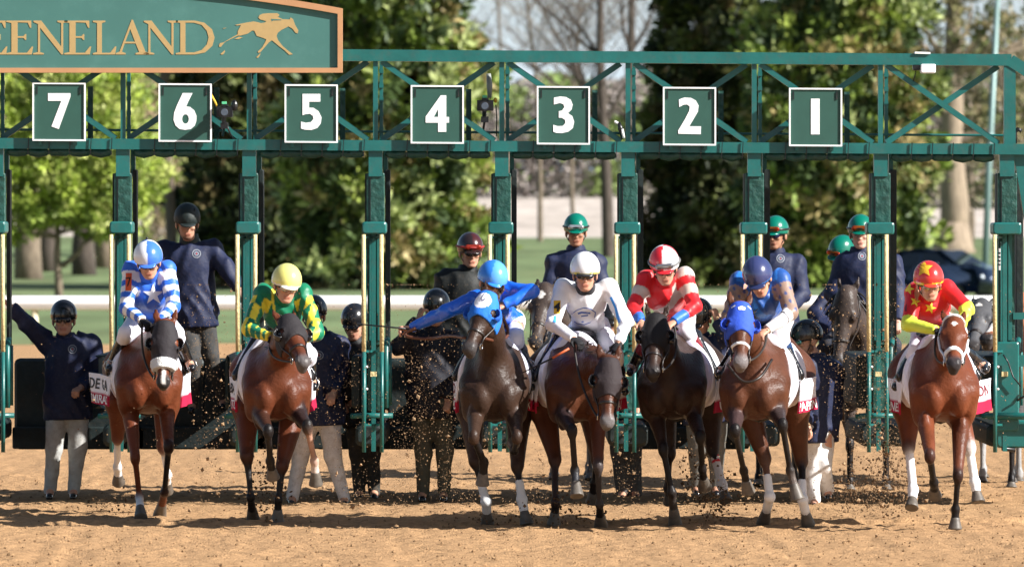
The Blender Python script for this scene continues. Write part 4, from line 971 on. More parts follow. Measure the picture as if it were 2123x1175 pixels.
# ------------------------------------------------------------------ people
SKIN = (.52, .27, .18); SKIN2 = (.36, .18, .11)
def hand_mesh(wrist, dirv, curl, palm_n, col, size=1.0, h=.006):
    """palm, four unequal bent fingers and a thumb leaving the side of the palm"""
    b = Blob(.008); d = Vector(dirv).normalized(); n = Vector(palm_n); n = (n-d*n.dot(d)).normalized(); s = d.cross(n); w = Vector(wrist); z = size
    b.cap(w-d*.02, w+d*.035*z, .026*z, .030*z, .02, col, flat=(n, .65)); b.cap(w+d*.03*z, w+d*.075*z, .034*z, .038*z, .02, col, flat=(n, .45))
    for k, (o, l) in enumerate(((-.030, .062), (-.010, .072), (.011, .068), (.030, .052))):
        p = w + d*.078*z + s*o*z; v = d; a = curl
        for q, f in enumerate((.45, .32, .25)):
            v = (v*math.cos(a*.5) + n*math.sin(a*.5)).normalized() if q else (d*math.cos(a*.6)+n*math.sin(a*.6)).normalized()
            e = p + v*l*f*z; b.cap(p, e, .0100*z, .0088*z, .006, col); p = e; d2 = v; v = d2
            a = curl*(1.0+.5*q)
            v = (d*math.cos(a*1.2)+n*math.sin(a*1.2)).normalized()
    t0 = w + d*.02*z - s*.026*z; t1 = t0 + (d*.5 - s*.75 + n*.3).normalized()*.040*z; t2 = t1 + (d*.9 + n*.5*curl).normalized()*.034*z
    b.cap(t0, t1, .014*z, .012*z, .008, col); b.cap(t1, t2, .012*z, .009*z, .006, col)
    P, F = b.mesh(h); return P, F, np.tile(np.array(col), (len(P), 1))

def person(name_label, J, look=(0, -1, 0), outfit=None, group=None, cat='person', h=.022, sz=1.0, skin=SKIN, hidelegs=False, tilt=0.0, beard=False):
    """J: joints as (px, py, distance). keys head neck chest pelvis shL shR elL elR haL haR and, if seen, knL knR anL anR"""
    o = outfit; P_ = {k: (v if isinstance(v, Vector) else PX(*v)) for k, v in J.items()}
    hd, nk, ch, pe = P_['head'], P_['neck'], P_['chest'], P_['pelvis']
    base = P_.get('anL', pe); root = thing('person', name_label, cat, (pe.x, pe.y, min(base.z-.05, pe.z)), group)
    b = Blob(.04); J_, T_ = o['top'], o.get('trouser', (.7, .7, .7))
    up = (nk-pe).normalized(); sd = (P_['shR']-P_['shL']).normalized(); fr = sd.cross(up)
    if fr.y > 0 and abs(look[1]) > .3: fr = -fr
    B = o.get('bulk', 1.0)*sz
    ax = (sd, fr, up)
    if o.get('loose'): b.cap(ch-up*.02, pe-up*.10, .175*B, .18*B, .06, J_, 'coat', flat=(fr, .72))
    b.ell(ch, (.165*B, .115*B, .17*B), ax, .06, J_, 'torso'); b.cap(ch, pe, .135*B, .135*B, .06, J_, 'torso', flat=(fr, .75))
    b.ell(pe, (.165*B, .125*B, .12*B), ax, .05, J_, 'pelvis')
    b.cap(nk-up*.10, nk.lerp(hd, .35), .055, .052, .03, skin, 'neck')
    for s in 'LR':
        sh, el, ha = P_['sh'+s], P_['el'+s], P_['ha'+s]
        b.cap(ch+up*.07, sh, .09*B, .062*B, .05, J_, 'torso')
        ar = o.get('armr', 1.0)*B; b.cap(sh, el, .056*ar, .045*ar, .04, J_, 'arm'); b.cap(el, ha, .044*ar, .031*B, .025, J_, 'arm')
        if 'kn'+s in P_:
            kn = P_['kn'+s]; an = P_['an'+s]; hp = pe + sd*(.09 if s == 'R' else -.09)*sz - up*.04
            b.cap(hp, kn, .088*B, .060*B, .03, T_, 'leg'); b.cap(kn, an, .057*B, .040*B, .03, T_, 'leg')
            ft = an + (P_['to'+s]-an if 'to'+s in P_ else Vector((0, -.12, -.06))); b.cap(an, ft, .042, .030, .02, T_, 'foot')
    # head
    m = Vector(look).normalized(); upv = Vector((math.sin(R(tilt)), 0, math.cos(R(tilt)))); upv = (upv-m*upv.dot(m)).normalized(); s_ = m.cross(upv)
    if s_.dot(sd) < 0: s_ = -s_
    sz0 = sz; sz = sz*o.get('hsz', 1.10)
    def H(a, f, u): return hd + (s_*a + m*f + upv*u)*sz
    hb = Blob(.015); hx = (s_, m, upv)
    hb.ell(H(0, -.012, .035), (.076*sz, .095*sz, .092*sz), hx, .03, skin); hb.ell(H(0, .025, -.045), (.056*sz, .062*sz, .068*sz), hx, .03, skin)
    jaw = tuple(v*.35 for v in skin) if beard else skin
    hb.ell(H(0, .062, -.092), (.028*sz, .024*sz, .020*sz), hx, .02, jaw)
    for a in (-1, 1):
        hb.cap(H(.050*a, .0, -.055), H(.018*a, .058, -.092), .020*sz, .016*sz, .02, jaw); hb.ell(H(.036*a, .068, -.018), (.022*sz, .018*sz, .018*sz), hx, .015, skin)
        hb.ell(H(.080*a, -.012, -.010), (.012*sz, .022*sz, .032*sz), hx, .008, skin); hb.ell(H(.031*a, .086, .010), (.017*sz, .010*sz, .011*sz), hx, .008, tuple(v*.6 for v in skin), cut=True)
        hb.ell(H(.010*a, .094, -.030), (.007*sz, .009*sz, .007*sz), hx, .005, skin)
    hb.cap(H(0, .088, .016), H(0, .108, -.026), .008*sz, .013*sz, .01, skin); hb.cap(H(-.036, .085, .027), H(.036, .085, .027), .010*sz, .010*sz, .01, skin)
    lip = tuple(a*b for a, b in zip(skin, (.80, .58, .58)))
    hb.cap(H(-.018, .082, -.060), H(.018, .082, -.060), .0075*sz, None, .004, lip); hb.cap(H(-.014, .080, -.069), H(.014, .080, -.069), .008*sz, None, .004, lip)
    hb.cap(H(0, -.01, -.06), nk.lerp(hd, .3), .048*sz, .05*sz, .02, skin)
    ex = [hb.mesh(.0075)]; ex = [(ex[0][0], ex[0][1], hb.colors(ex[0][0], tau=.004))]
    sz = sz0
    gl = o.get('glove'); hs = o.get('hand', 1.0)
    hands = []
    for s in 'LR':
        if o.get('nohand') and s in o['nohand']: continue
        el, ha = P_['el'+s], P_['ha'+s]; dv = (ha-el).normalized(); hd2 = o.get('hdir', {}).get(s); dv2 = Vector(hd2).normalized() if hd2 else dv
        inward = (ch-ha); pn = o.get('pn', {}).get(s) or (0, .2, -1)
        hands.append(hand_mesh(ha, dv2, o.get('curl', 1.1), pn, gl if gl else skin, 1.0*hs))
    if not gl: ex += hands
    body = sdf_obj('body', b, h, m_skin, root, tags=('torso', 'arm', 'pelvis', 'neck', 'leg', 'foot'), extra=ex, colf=lambda P, C: np.tile(np.array(skin), (len(P), 1)))
    if gl:
        for p2, f2, c2 in hands: mesh_obj('glove', p2, f2, m_hood, root, True, c2)
    # jacket or silks
    hn = A3(nk); ua = A3(up); hemv = A3(pe - up*o.get('hem', .02)); cuffs = [(A3(P_['ha'+s]), A3((P_['ha'+s]-P_['el'+s]).normalized())) for s in 'LR']
    def cutj(P):
        d = np.where(np.linalg.norm(P-hn, axis=1) < .13, (P-hn)@ua-.015, -1.); d = np.maximum(d, -((P-hemv)@ua)); 
        for c0, dv in cuffs:
            q = P-c0; along = q@dv; near = np.linalg.norm(q, axis=1) < .10
            d = np.where(near, np.maximum(d, along+o.get('cuff', .005)), d)
        return d
    cj = (o['colf'](P_, dict(up=up, sd=sd, fr=fr)) if 'colf' in o else None)
    infl = o.get('inflate', .014)
    tg = ('torso', 'arm', 'pelvis', 'coat')
    jk = sdf_obj(o.get('topname', 'jacket'), b, o.get('hj', .015), o.get('m', m_navy), root, tags=tg, inflate=infl, cutf=cutj, fold=o.get('fold', (.006, 34)), colf=cj)
    col_c = o.get('collar', J_)
    if col_c is not None:
        cb = Blob(.02); cb.cap(nk-up*.06, nk+up*o.get('collar_h', .02), .098*B, .076*B, col=col_c); (cb.ell(nk-fr*.055+up*.01, (.10, .05, .07), ax, col=col_c) if o.get('loose') else None); sdf_obj('collar', cb, .010, o.get('m', m_navy), root, cutf=lambda P: (P-A3(nk+up*o.get('collar_h', .02)))@ua)
    # trousers and boots
    if 'knL' in P_ or 'knR' in P_:
        bt = o.get('boot')                                  # tall boots: colour; else shoes
        for s in 'LR':
            if 'kn'+s not in P_: continue
        ank = {s: (A3(P_['kn'+s]), A3(P_['an'+s])) for s in 'LR' if 'kn'+s in P_}
        def cutt(P):
            d = np.where(np.linalg.norm(P-A3(pe), axis=1) < .30, (P-A3(pe+up*.05))@ua, -1.) if not bt else np.full(len(P), -1.)
            for s, (k0, a0) in ank.items():
                v = (a0-k0); v = v/np.linalg.norm(v); q = P-(k0*.75+a0*.25 if bt else a0); nr = np.linalg.norm(P-(a0 if not bt else (k0+a0)/2), axis=1) < .25
                al = q@v; d = np.where(nr & (al > -.05), np.maximum(d, al-(0 if bt else .055)), d)
            return d
        sdf_obj('trousers', b, .016, o.get('mt', m_cloth), root, tags=('leg', 'pelvis'), inflate=o.get('ti', .014), cutf=cutt, fold=o.get('tfold', (.007, 26)), colf=lambda P, C: C*0+np.array(T_))
        for s in 'LR':
            if 'kn'+s not in P_: continue
            kn, an = P_['kn'+s], P_['an'+s]; ft = P_.get('to'+s, an+Vector((0, -.12, -.06))); fb = Blob(.02)
            v = (an-kn).normalized()
            if bt: fb.cap(kn.lerp(an, .22), kn.lerp(an, .5), .060*sz, .056*sz); fb.cap(kn.lerp(an, .5), an, .056*sz, .044*sz)
            fb.cap(an, an+v*.03, .046, .044); d_ = (ft-an).normalized(); fb.cap(an+v*.03-d_*.03, ft, .042, .034, flat=((1, 0, 0), .9))
            pp, ff = fb.mesh(.010); bo = mesh_obj('boot' if bt else 'shoe', pp, ff, m_leather if bt != 'navy' else m_leather, root, True)
            if bt and o.get('boottop'):
                tb_ = Blob(.01); tb_.cap(kn.lerp(an, .17), kn.lerp(an, .40), .064, .061, col=o['boottop']); sdf_obj('boot_top', tb_, .010, m_helm, bo)
            if o.get('stirrup'):
                MB().tube([ft+Vector((math.cos(a*.785)*.045, -.01, -.02+.045+math.sin(a*.785)*.05)) for a in range(9)], .004, 5, caps=False).obj('stirrup', m_metal, root, True)
    # helmet
    hc = o.get('helmet'); sz = sz0*o.get('hsz', 1.10)
    if hc:
        e = Blob(.01); hr = 1.12*sz if hc.get('jockey') else 1.05*sz
        e.ell(H(0, -.010, .045), (.098*hr, .122*hr, .112*hr), hx, .02, hc['col'])
        base_ = A3(H(0, .0, hc.get('low', .012))); u3, m3, s3 = A3(upv), A3(m), A3(s_)
        def cuth(P):
            q = P-base_; f_ = q@m3; return -(q@u3) - .30*np.clip(-f_-.01, 0, .08) + 0*f_
        def hcol(P, C):
            q = P-A3(H(0, -.01, .045)); a, f_, z = q@s3, q@m3, q@u3; C[:] = hc['col']
            th = np.arctan2(a, f_)
            if 'quarters' in hc: w_ = (np.sin(th*2+hc.get('ph', 0)) > 0); C[w_] = hc['quarters']
            if 'panel' in hc: w_ = np.abs(a-.0) < .004; C[w_] = hc['panel']
            if 'starcol' in hc:
                rr = np.sqrt(a**2+(z-.045)**2); tt = np.arctan2(z-.045, a)-math.pi/2; w_ = (f_ > 0) & (rr < .030+.028*np.abs(((tt/(2*math.pi/5)) % 1)-.5)*2*1.0)
                C[w_] = hc['starcol']
            if 'band' in hc: w_ = z < (-.035 + hc.get('bandh', .024)) ; C[w_] = hc['band']
            return C
        he = sdf_obj('helmet', e, .0115, hc.get('m', m_helm), root, cutf=cuth, colf=hcol)
        pk = Blob(.008); pk.ell(H(0, .085*hr, .018), (.075, .055, .012), (s_, (m-upv*.25).normalized(), (upv+m*.25).normalized()), .01, hc.get('peak', hc['col'])); sdf_obj('peak', pk, .006, hc.get('m', m_helm), he)
        if hc.get('knob'): MB().ball(H(0, -.01, .045+.112*hr), .012, 8, 5).obj('button', m_black, he, True)
        if hc.get('vents'):
            vb = MB()
            for a in (-.05, 0, .05): vb.tube([H(a*.9, .098-abs(a)*.5, .085), H(a*1.1, .065, .125), H(a, .0, .150-abs(a)*.4)], .0075, 5)
            vb.obj('vent', m_pad, he, True)
        if hc.get('goggles_up'):
            gu = hc['goggles_up']; g = MB(); kz = hr/sz; g.tube([H(.101*math.sin(t)*kz, -.01+.124*math.cos(t)*kz, .052) for t in np.linspace(-2.2, 2.2, 15)], .010, 6); g.obj('goggle_strap', m_black if not gu.get('strap') else gu['strap'], root, True)
            lb = Blob(.01); fq = .112*hr/sz; lb.cap(H(-.045, fq-.008, .055), H(.045, fq-.008, .055), .026, None, col=gu['lens'], flat=(m, .6)); 
            s3b = A3(s_); hd3 = A3(hd)
            sdf_obj('raised_goggles', lb, .007, m_lensc, root, colf=lambda P, C: np.array(gu['lens'])[None]*(1-np.abs((P-hd3)@s3b)[:, None]*10*np.array([.2, 1, .0])[None]) if gu.get('iri') else C)
        st = MB()
        for a in (-1, 1): st.tube([H(.082*a, .01, .02), H(.075*a, .02, -.04), H(.03*a, .045, -.108)], .005, 5)
        st.obj('chin_strap', m_black, root)
    gg = o.get('goggles')
    if gg is not None:
        lb = Blob(.006)
        if gg.get('wrap', True):
            lb.cap(H(-.040, .084, .004), H(-.020, .104, .002), .0255, None, flat=(m, .6)); lb.cap(H(.040, .084, .004), H(.020, .104, .002), .0255, None, flat=(m, .6))
        pp, ff = lb.mesh(.0065); mesh_obj('sunglasses' if not gg.get('frame') else 'goggles', pp, ff, m_lens if 'col' not in gg else m_lensc, root, True, np.tile(np.array(gg.get('col', (.02, .02, .02))), (len(pp), 1)))
        fm = MB()
        for a in (-1, 1): fm.tube([H(.056*a, .080, .006), H(.078*a, .03, .010), H(.083*a, -.01, .008)], .006 if not gg.get('frame') else .010, 5)
        if gg.get('frame'): fm.tube([H(-.058, .082, .024), H(-.02, .101, .027), H(.02, .101, .027), H(.058, .082, .024)], .005, 5)
        fm.obj('goggle_frame', m_black if not gg.get('frame') or gg['frame'] == 1 else gg['frame'], root, True)
    info = dict(root=root, jacket=jk, P=P_, H=H, ax=ax, up=up, sd=sd, fr=fr, m=m)
    bd = o.get('badge')
    if bd:
        bx, by = bd; q = PX(bx, by, ch.y-.6); bv = bvh_of(jk); mw = mat('badge_grey', (.26, .28, .33), rough=.6); mn = mat('badge_navy', (.02, .03, .07), rough=.6); mr_ = mat('badge_red', (.45, .03, .04), rough=.6)
        for rad, mm, lf, hole in ((.040, mw, .004, .034), (.031, mn, .004, 0), (.020, mw, .006, .013), (.006, mr_, .007, 0)):
            lp = [[(rad*math.cos(a*.3142), rad*math.sin(a*.3142)) for a in range(20)]]
            if hole: lp.append([(hole*math.cos(a*.3142), hole*math.sin(a*.3142)) for a in range(20)])
            pts, fs = grid_poly(lp, 1); ray_decal('badge', pts, fs, lambda a, c: q+Vector((a, 0, c)), Vector((0, 1, 0)), bv, mm, jk, lf)
    return info
# ------------------------------------------------------------------ racing silks
WH = (.76, .76, .80)
def armu(P, P_):
    best = np.full(len(P), 9.); u = np.zeros(len(P)); side = np.zeros(len(P))
    for s, sg in (('L', -1), ('R', 1)):
        off = 0
        for a, b, lim in (('sh', 'el', .10), ('el', 'ha', .10)):
            A, B_ = A3(P_[a+s]), A3(P_[b+s]); d = B_-A; L_ = np.linalg.norm(d); t = ((P-A)@d)/L_**2
            dist = np.linalg.norm(P-A-np.clip(t, 0, 1)[:, None]*d, axis=1); ok = (dist < best) & (dist < lim) & (t > (.12 if a == 'sh' else -1))
            best[ok] = dist[ok]; u[ok] = off+np.clip(t, 0, 1)[ok]*L_; side[ok] = sg; off += L_
    return u, side
def silk(fn):
    def outer(P_, fr):
        def inner(P, C):
            u, side = armu(P, P_); q = P-A3(P_['chest']); x = q@A3(fr['sd']); z = q@A3(fr['up']); f = q@A3(fr['fr'])
            return fn(P, C, u, side, x, z, f)
        return inner
    return outer
BL = (.025, .13, .62); RD = (.62, .012, .018); GN = (.0, .16, .075); YE = (.75, .62, .04)
def s1(P, C, u, side, x, z, f):
    C[:] = BL; a = side != 0; C[a] = WH; b = a & (((u-.13) % .11) < .055) & (u > .13); C[b] = BL; return C
def s2(P, C, u, side, x, z, f):
    C[:] = GN; a = (side != 0) & (u > .07); d = (np.floor(u/.075+P[:, 2]*7) + np.floor(P[:, 0]/.06+u*5)) % 2 == 0; C[a & d] = YE
    C[(side == 0) & (np.abs(x+.02+z*.3) < .012) & (z > .02)] = YE; return C
def s3(P, C, u, side, x, z, f): C[:] = (.012, .13, .72); return C
def s4(P, C, u, side, x, z, f):
    C[:] = (.80, .80, .84); return C
def s5(P, C, u, side, x, z, f):
    C[:] = RD; a = side != 0; C[(~a) & (np.abs(x-z*.9+.03) < .055)] = (.55, .45, .38); C[a & (u > .12) & (u < .21)] = (.55, .45, .38); C[a & (u > .46)] = (.03, .15, .6)
    C[(~a) & (x > .06) & (z > .08)] = (.6, .52, .46); return C
def s6(P, C, u, side, x, z, f):
    C[:] = (.012, .07, .28); C[(side == 0) & (np.sin(x*30+z*22) > .3) & (z > 0)] = (.02, .16, .55); a = (side != 0) & (u > .08); C[a] = (.27, .18, .14)
    C[a & (np.sin(P[:, 0]*75)*np.sin(P[:, 2]*60+P[:, 0]*20) > .62)] = (.06, .08, .20); C[a & (u > .38)] = (.74, .72, .72); C[a & (u > .43) & (u < .445)] = (.03, .03, .05); return C
def s7(P, C, u, side, x, z, f):
    C[:] = RD; C[(side != 0) & (u > .27)] = (.68, .78, .06); return C
def jockey(label, head, shl, shr, ell, elr, hal, har, pel, D, kn, an, outfit, look=(0, -1, -.35), tilt=0, dh=(-.19, .0), extra=None, chestdy=0, to=None, fwd=0):
    hx, hy = head; nx, ny = (hx*.6+(shl[0]+shr[0])*.2), hy+26
    cx_, cy_ = (shl[0]+shr[0])/2, (shl[1]+shr[1])/2+28+chestdy; f = fwd
    hy += 4; ud = outfit.get('raise', 12); shl = (shl[0], shl[1]-ud); shr = (shr[0], shr[1]-ud)
    J = dict(head=(hx, hy, D+f+dh[0]), neck=(nx, ny, D+f+.00), chest=(cx_, cy_, D+f+.16), pelvis=(pel[0], pel[1], D+.68),
             shL=(*shl, D+f+.07), shR=(*shr, D+f+.07), elL=(*ell, D+f-.10), elR=(*elr, D+f-.10), haL=(hal[0], hal[1], D+f+(hal[2] if len(hal) > 2 else -.30)), haR=(har[0], har[1], D+f+(har[2] if len(har) > 2 else -.30)),
             knL=(*kn[0], D+.22), knR=(*kn[1], D+.22), anL=(*an[0], D+.60), anR=(*an[1], D+.60))
    o = dict(top=BL, trouser=(.76, .76, .82), m=m_silk, topname='silks', boot=1, stirrup=1, collar_h=.035, inflate=.012, fold=(.013, 30), hj=.0112, mt=m_whitecloth, ti=.012, tfold=(.007, 28), bulk=.98, hem=.02, hsz=1.2, armr=1.18); o.update(outfit)
    J['toL'] = (an[0][0]-6, an[0][1]+12, D+.42); J['toR'] = (an[1][0]+6, an[1][1]+12, D+.42)
    return person(label, J, look=look, outfit=o, group='jockeys on the racehorses', cat='jockey', tilt=tilt, sz=.95)
def _k(o):
    if o: o['kind'] = 'stuff'
    return o
def dec_front(info, loops, scale, px, py, m, name='silks_emblem', lift=.005, sub=2):
    bv = bvh_of(info['jacket']); q = PX(px, py, info['P']['chest'].y-.8); pts, fs = grid_poly(loops, sub)
    return _k(ray_decal(name, pts, fs, lambda a, b: q+Vector((a*scale, 0, b*scale)), Vector((0, 1, 0)), bv, m, info['jacket'], lift))
def dec_text(info, t, size, px, py, m, name='arm_number', rot=0, lift=.008, bold=.03):
    bv = bvh_of(info['jacket']); q = PX(px, py, info['P']['chest'].y-.8); pts, fs = text_poly(t, bold); c, s = math.cos(rot), math.sin(rot)
    pts, fs = subdiv(pts, fs, 2)
    return ray_decal(name, pts, fs, lambda a, b: q+Vector(((a*c-b*s)*size, 0, (a*s+b*c)*size)), Vector((0, 1, 0)), bv, m, info['jacket'], lift)
def star_pts(r=1, ri=.40, n=5, rot=0): return [((r if k % 2 == 0 else ri)*math.sin(k*math.pi/n+rot), (r if k % 2 == 0 else ri)*math.cos(k*math.pi/n+rot)) for k in range(2*n)]
m_mw = mat('white_print', (.78, .78, .80), rough=.6); m_mk = mat('black_print', (.01, .01, .012), rough=.6); m_my = mat('yellow_print', (.75, .62, .05), rough=.6)
m_or = mat('orange_print', (.62, .09, .02), rough=.6); m_gd = mat('golden_print', (.70, .40, .02), rough=.6); m_mb = mat('blue_print', (.02, .10, .45), rough=.6); m_mr = mat('maroon_print', (.16, .01, .02), rough=.6)
m_rein = mat('rein_rubber', (.02, .015, .012), rough=.6)
def rein(pts, name='reins', m=None, r=.011, parent=None, label=None):
    P = [PX(*p) for p in pts]; o = MB()
    Q = []
    for i in range(len(P)-1):
        for k in range(5):
            t = k/5; p0 = P[max(i-1, 0)]; p1 = P[i]; p2 = P[i+1]; p3 = P[min(i+2, len(P)-1)]
            Q.append(.5*((2*p1)+(-p0+p2)*t+(2*p0-5*p1+4*p2-p3)*t*t+(-p0+3*p1-3*p2+p3)*t**3))
    Q.append(P[-1]); return o.tube(Q, r, 6).obj(name, m or m_rein, parent, True)
blk = (.012, .010, .010)
def auto_reins(h, j, d, r=.0095):
    for s, k in ((-1, 'haL'), (1, 'haR')):
        a = h['Hd'](.066*s, -.062, .50*h['K']); nk_ = h['neck'] + Vector((.15*s, .0, -.02)); c_ = j['P'][k]; pts = []
        for t in np.linspace(0, 1, 12): pts.append(a*(1-t)**2 + (nk_+Vector((0, -.05, -.10)))*2*t*(1-t) + (c_+Vector((0, -.03, 0)))*t*t)
        MB().tube(pts, r, 6).obj('rein', m_rein, h['root'], True)
# ------------------------------------------------------------------ horse 1 (seventh stall)
c = (.120, .032, .013); d = 61.2; W_ = (.74, .72, .70)
h1 = horse('racehorse', 'chestnut bay racehorse with black hood and white fleece noseband, leftmost of the runners', d, 309, (342, 666, -.55, 337, 800), [
 dict(k='f', p=[(280, 948, -.15), (289, 1030, -.05), (292, 1074, None)], c=[c, c, c, W_]),
 dict(k='f', p=[(350, 925, -.25), (341, 1020, 0), (331, 1068, None)], c=[c, (.03, .013, .01), blk, c]),
 dict(k='h', p=[(244, 905, 1.1), (243, 968, 1.35), (246, 1000, 1.5)], c=[c, c, W_, W_]),
 dict(k='h', p=[(338, 925, 1.0), (348, 985, 1.1), (346, 1018, 1.25)], c=[c, c, W_, W_])], c, yaw=-6,
 hood=dict(col=(.024, .020, .023), cup=(.012, .012, .014)), noseband='fleece', face=[('blaze', (.017, .36, .57, .006))],
 cloth=dict(text={-1: [('DE GA', .34, .125, m_mk), ('DMIRALT', .83, .10, m_mw)], 1: []}, flare={-1: (.15, .26), 1: (.10, .27)}))
d = 61.15
j1 = jockey('jockey in blue silks with white star and a blue and white quartered cap', (308, 540), (272, 582), (346, 582), (262, 640), (360, 634), (296, 664), (330, 668), (312, 650), d, ((262, 690), (365, 690)), ((232, 752), (392, 752)),
 dict(colf=silk(s1), **{'raise': 24}, glove=(.008, .008, .01), helmet=dict(col=(.74, .76, .82), jockey=1, quarters=(.05, .16, .66), ph=.0, band=(.10, .22, .66), bandh=.008, peak=(.05, .16, .6), knob=1), goggles=dict(frame=1, col=(.05, .04, .04))), tilt=-3)
dec_front(j1, [star_pts(1, .38)], .095, 310, 612, m_mw); dec_front(j1, [[(-.026, -.075), (.026, -.075), (.026, .075), (-.026, .075)]], 1, 259, 585, m_or, 'arm_badge'); dec_text(j1, '7', .11, 259, 586, m_mk, rot=.15, bold=.0)

# ------------------------------------------------------------------ horse 2
c = (.100, .029, .013); d = 59.3
h2 = horse('racehorse', 'bay racehorse with black hood, forelegs off the ground, under the yellow capped jockey', d, 575, (598, 655, -.50, 634, 752), [
 dict(k='f', p=[(556, 893, -.42), (560, 955, -.20), (566, 990, -.10)], c=[(.04, .016, .01), blk, blk, blk]),
 dict(k='f', p=[(637, 884, -.42), (652, 955, -.30), (655, 1004, -.22)], c=[(.02, .012, .012), blk, (.35, .20, .14), (.62, .52, .46)]),
 dict(k='h', p=[(512, 945, .75), (520, 1030, .70), (525, 1078, None)], c=[c, (.05, .02, .012), blk, blk]),
 dict(k='h', p=[(585, 965, .75), (577, 1035, .72), (575, 1082, None)], c=[c, (.03, .014, .01), blk, blk])], c, yaw=-5,
 hood=dict(col=(.022, .019, .021), cup=(.012, .012, .014), nose=.27), noseband='leather', headside=(1, .35, 0), muzzle=(.10, .09, .09), hoodroll=0,
 cloth=dict(text={-1: [('BABE', .34, .11, m_mk), ('DUTUTU', .83, .10, m_mw)]}, flare={-1: (.03, .26), 1: (.06, .26)}))
d = 59.5
j2 = jockey('jockey in green and yellow diamond silks with a plain yellow cap', (593, 590), (545, 622), (628, 622), (516, 682), (658, 690), (562, 700), (612, 706), (585, 690), d, ((545, 735), (640, 735)), ((502, 782), (645, 790)),
 dict(colf=silk(s2), **{'raise': 16}, collar=GN, glove=(.008, .008, .01), helmet=dict(col=(.74, .70, .20), jockey=1, band=(.74, .74, .70), bandh=.016, peak=(.74, .72, .6), knob=0), goggles=dict(frame=1, col=(.5, .5, .5))), look=(.25, -1, -.2), tilt=6)

rein([(550, 720, d-.1), (590, 742, d-.5), (628, 735, d-.7)], 'neck_strap', m_tack, .012, h2['root']); auto_reins(h1, j1, 61.15); auto_reins(h2, j2, 59.5)
# ------------------------------------------------------------------ horse 3
c = (.040, .022, .015); d = 59.0
h3 = horse('racehorse', 'almost black racehorse with blue hood bearing a white disc, under the blue satin jockey', d, 1025, (1012, 606, -.50, 966, 728), [
 dict(k='f', p=[(982, 905, -.45), (1003, 958, -.15), (1000, 1004, -.10)], c=[c, c, blk, blk]),
 dict(k='f', p=[(1072, 905, -.45), (1066, 935, .0), (1064, 918, .12)], c=[c, c, blk, blk]),
 dict(k='h', p=[(985, 955, .8), (1008, 1040, .72), (1010, 1084, None)], c=[c, c, blk, W_], wrap=(.55, (.70, .70, .70))),
 dict(k='h', p=[(1072, 965, .8), (1082, 1035, .70), (1092, 1086, None)], c=[c, c, blk, W_], wrap=(.50, (.78, .78, .78)))], c, yaw=0,
 hood=dict(col=(.02, .17, .68), cup=(.015, .10, .5), disc=1, nose=.25, shiny=False, mark=[('text', ('ل', 0, .085, .10, m_mk))] if False else None), noseband='leather', headside=(1, -.38, 0),
 cloth=dict(text={-1: [('DEDE', .34, .12, m_mr), ('IDE', .83, .10, m_mw)]}, flare={-1: (.02, .26), 1: (.05, .24)}), neckw=.95)
# small flowing mark on the white disc
bv = bvh_of([o for o in h3['root'].children if o.name.startswith('hood')][0]); Hd, n_ = h3['Hd'], h3['n']
for loop in ([(.006, .048), (.002, .045), (-.012, .100), (-.010, .118), (.004, .122), (.022, .116), (.020, .112), (.004, .116), (-.004, .112), (-.006, .100)], [(.010, .104), (.026, .100), (.027, .104), (.012, .109)], [(.004, .130), (.010, .130), (.010, .136), (.004, .136)]):
    pts, fs = grid_poly([loop], 1); ray_decal('hood_mark', pts, fs, lambda a, b: Hd(a, .3, b), -n_, bv, mat('navy_print', (.01, .02, .12), rough=.6), h3['root'], .004)
d = 59.2
j3 = jockey('jockey in shiny plain blue silks stretching his arm far out with a whip', (1020, 583), (985, 622), (1052, 604), (925, 646), (1102, 604), (852, 680, .05), (1042, 634, -.20), (1045, 668), d, ((1000, 720), (1068, 700)), ((958, 775), (1092, 752)),
 dict(colf=silk(s3), **{'raise': 2}, collar=(.012,.13,.72), m=m_satin, helmet=dict(col=(.03, .20, .72), jockey=1, quarters=(.10, .34, .82), ph=.8, peak=(.03, .2, .72)), goggles=dict(frame=1, col=(.12, .07, .06)), boottop=None, hdir={'L': (-1, 0, .0)}, pn={'L': (0, -.3, -1)}, curl=1.6), look=(.25, -1, -.25), tilt=8)
whip = MB(); whip.tube([PX(868, 684, d+.0), PX(800, 677, d), PX(748, 672, d)], [.009, .007, .005], 6); wt = thing('riding_whip', 'thin black whip held out level by the blue satin jockey', 'whip', PX(868, 684, d)); whip.obj('shaft', m_black, wt, True); MB().tube([PX(752, 672.5, d), PX(740, 671, d)], [.010, .012], 6).obj('flap', m_black, wt)
rein([(862, 680, d-.05), (842, 690, d-.02), (848, 698, d-.04), (890, 702, d-.1), (930, 696, d-.35), (965, 700, d-.6)], 'reins', m_brownl, .014, j3['root']); rein([(985, 694, d-.7), (1020, 705, d-.5), (1048, 700, d-.2), (1052, 680, d-.1), (1036, 645, d-.1)], 'reins', m_brownl, .014, j3['root'])
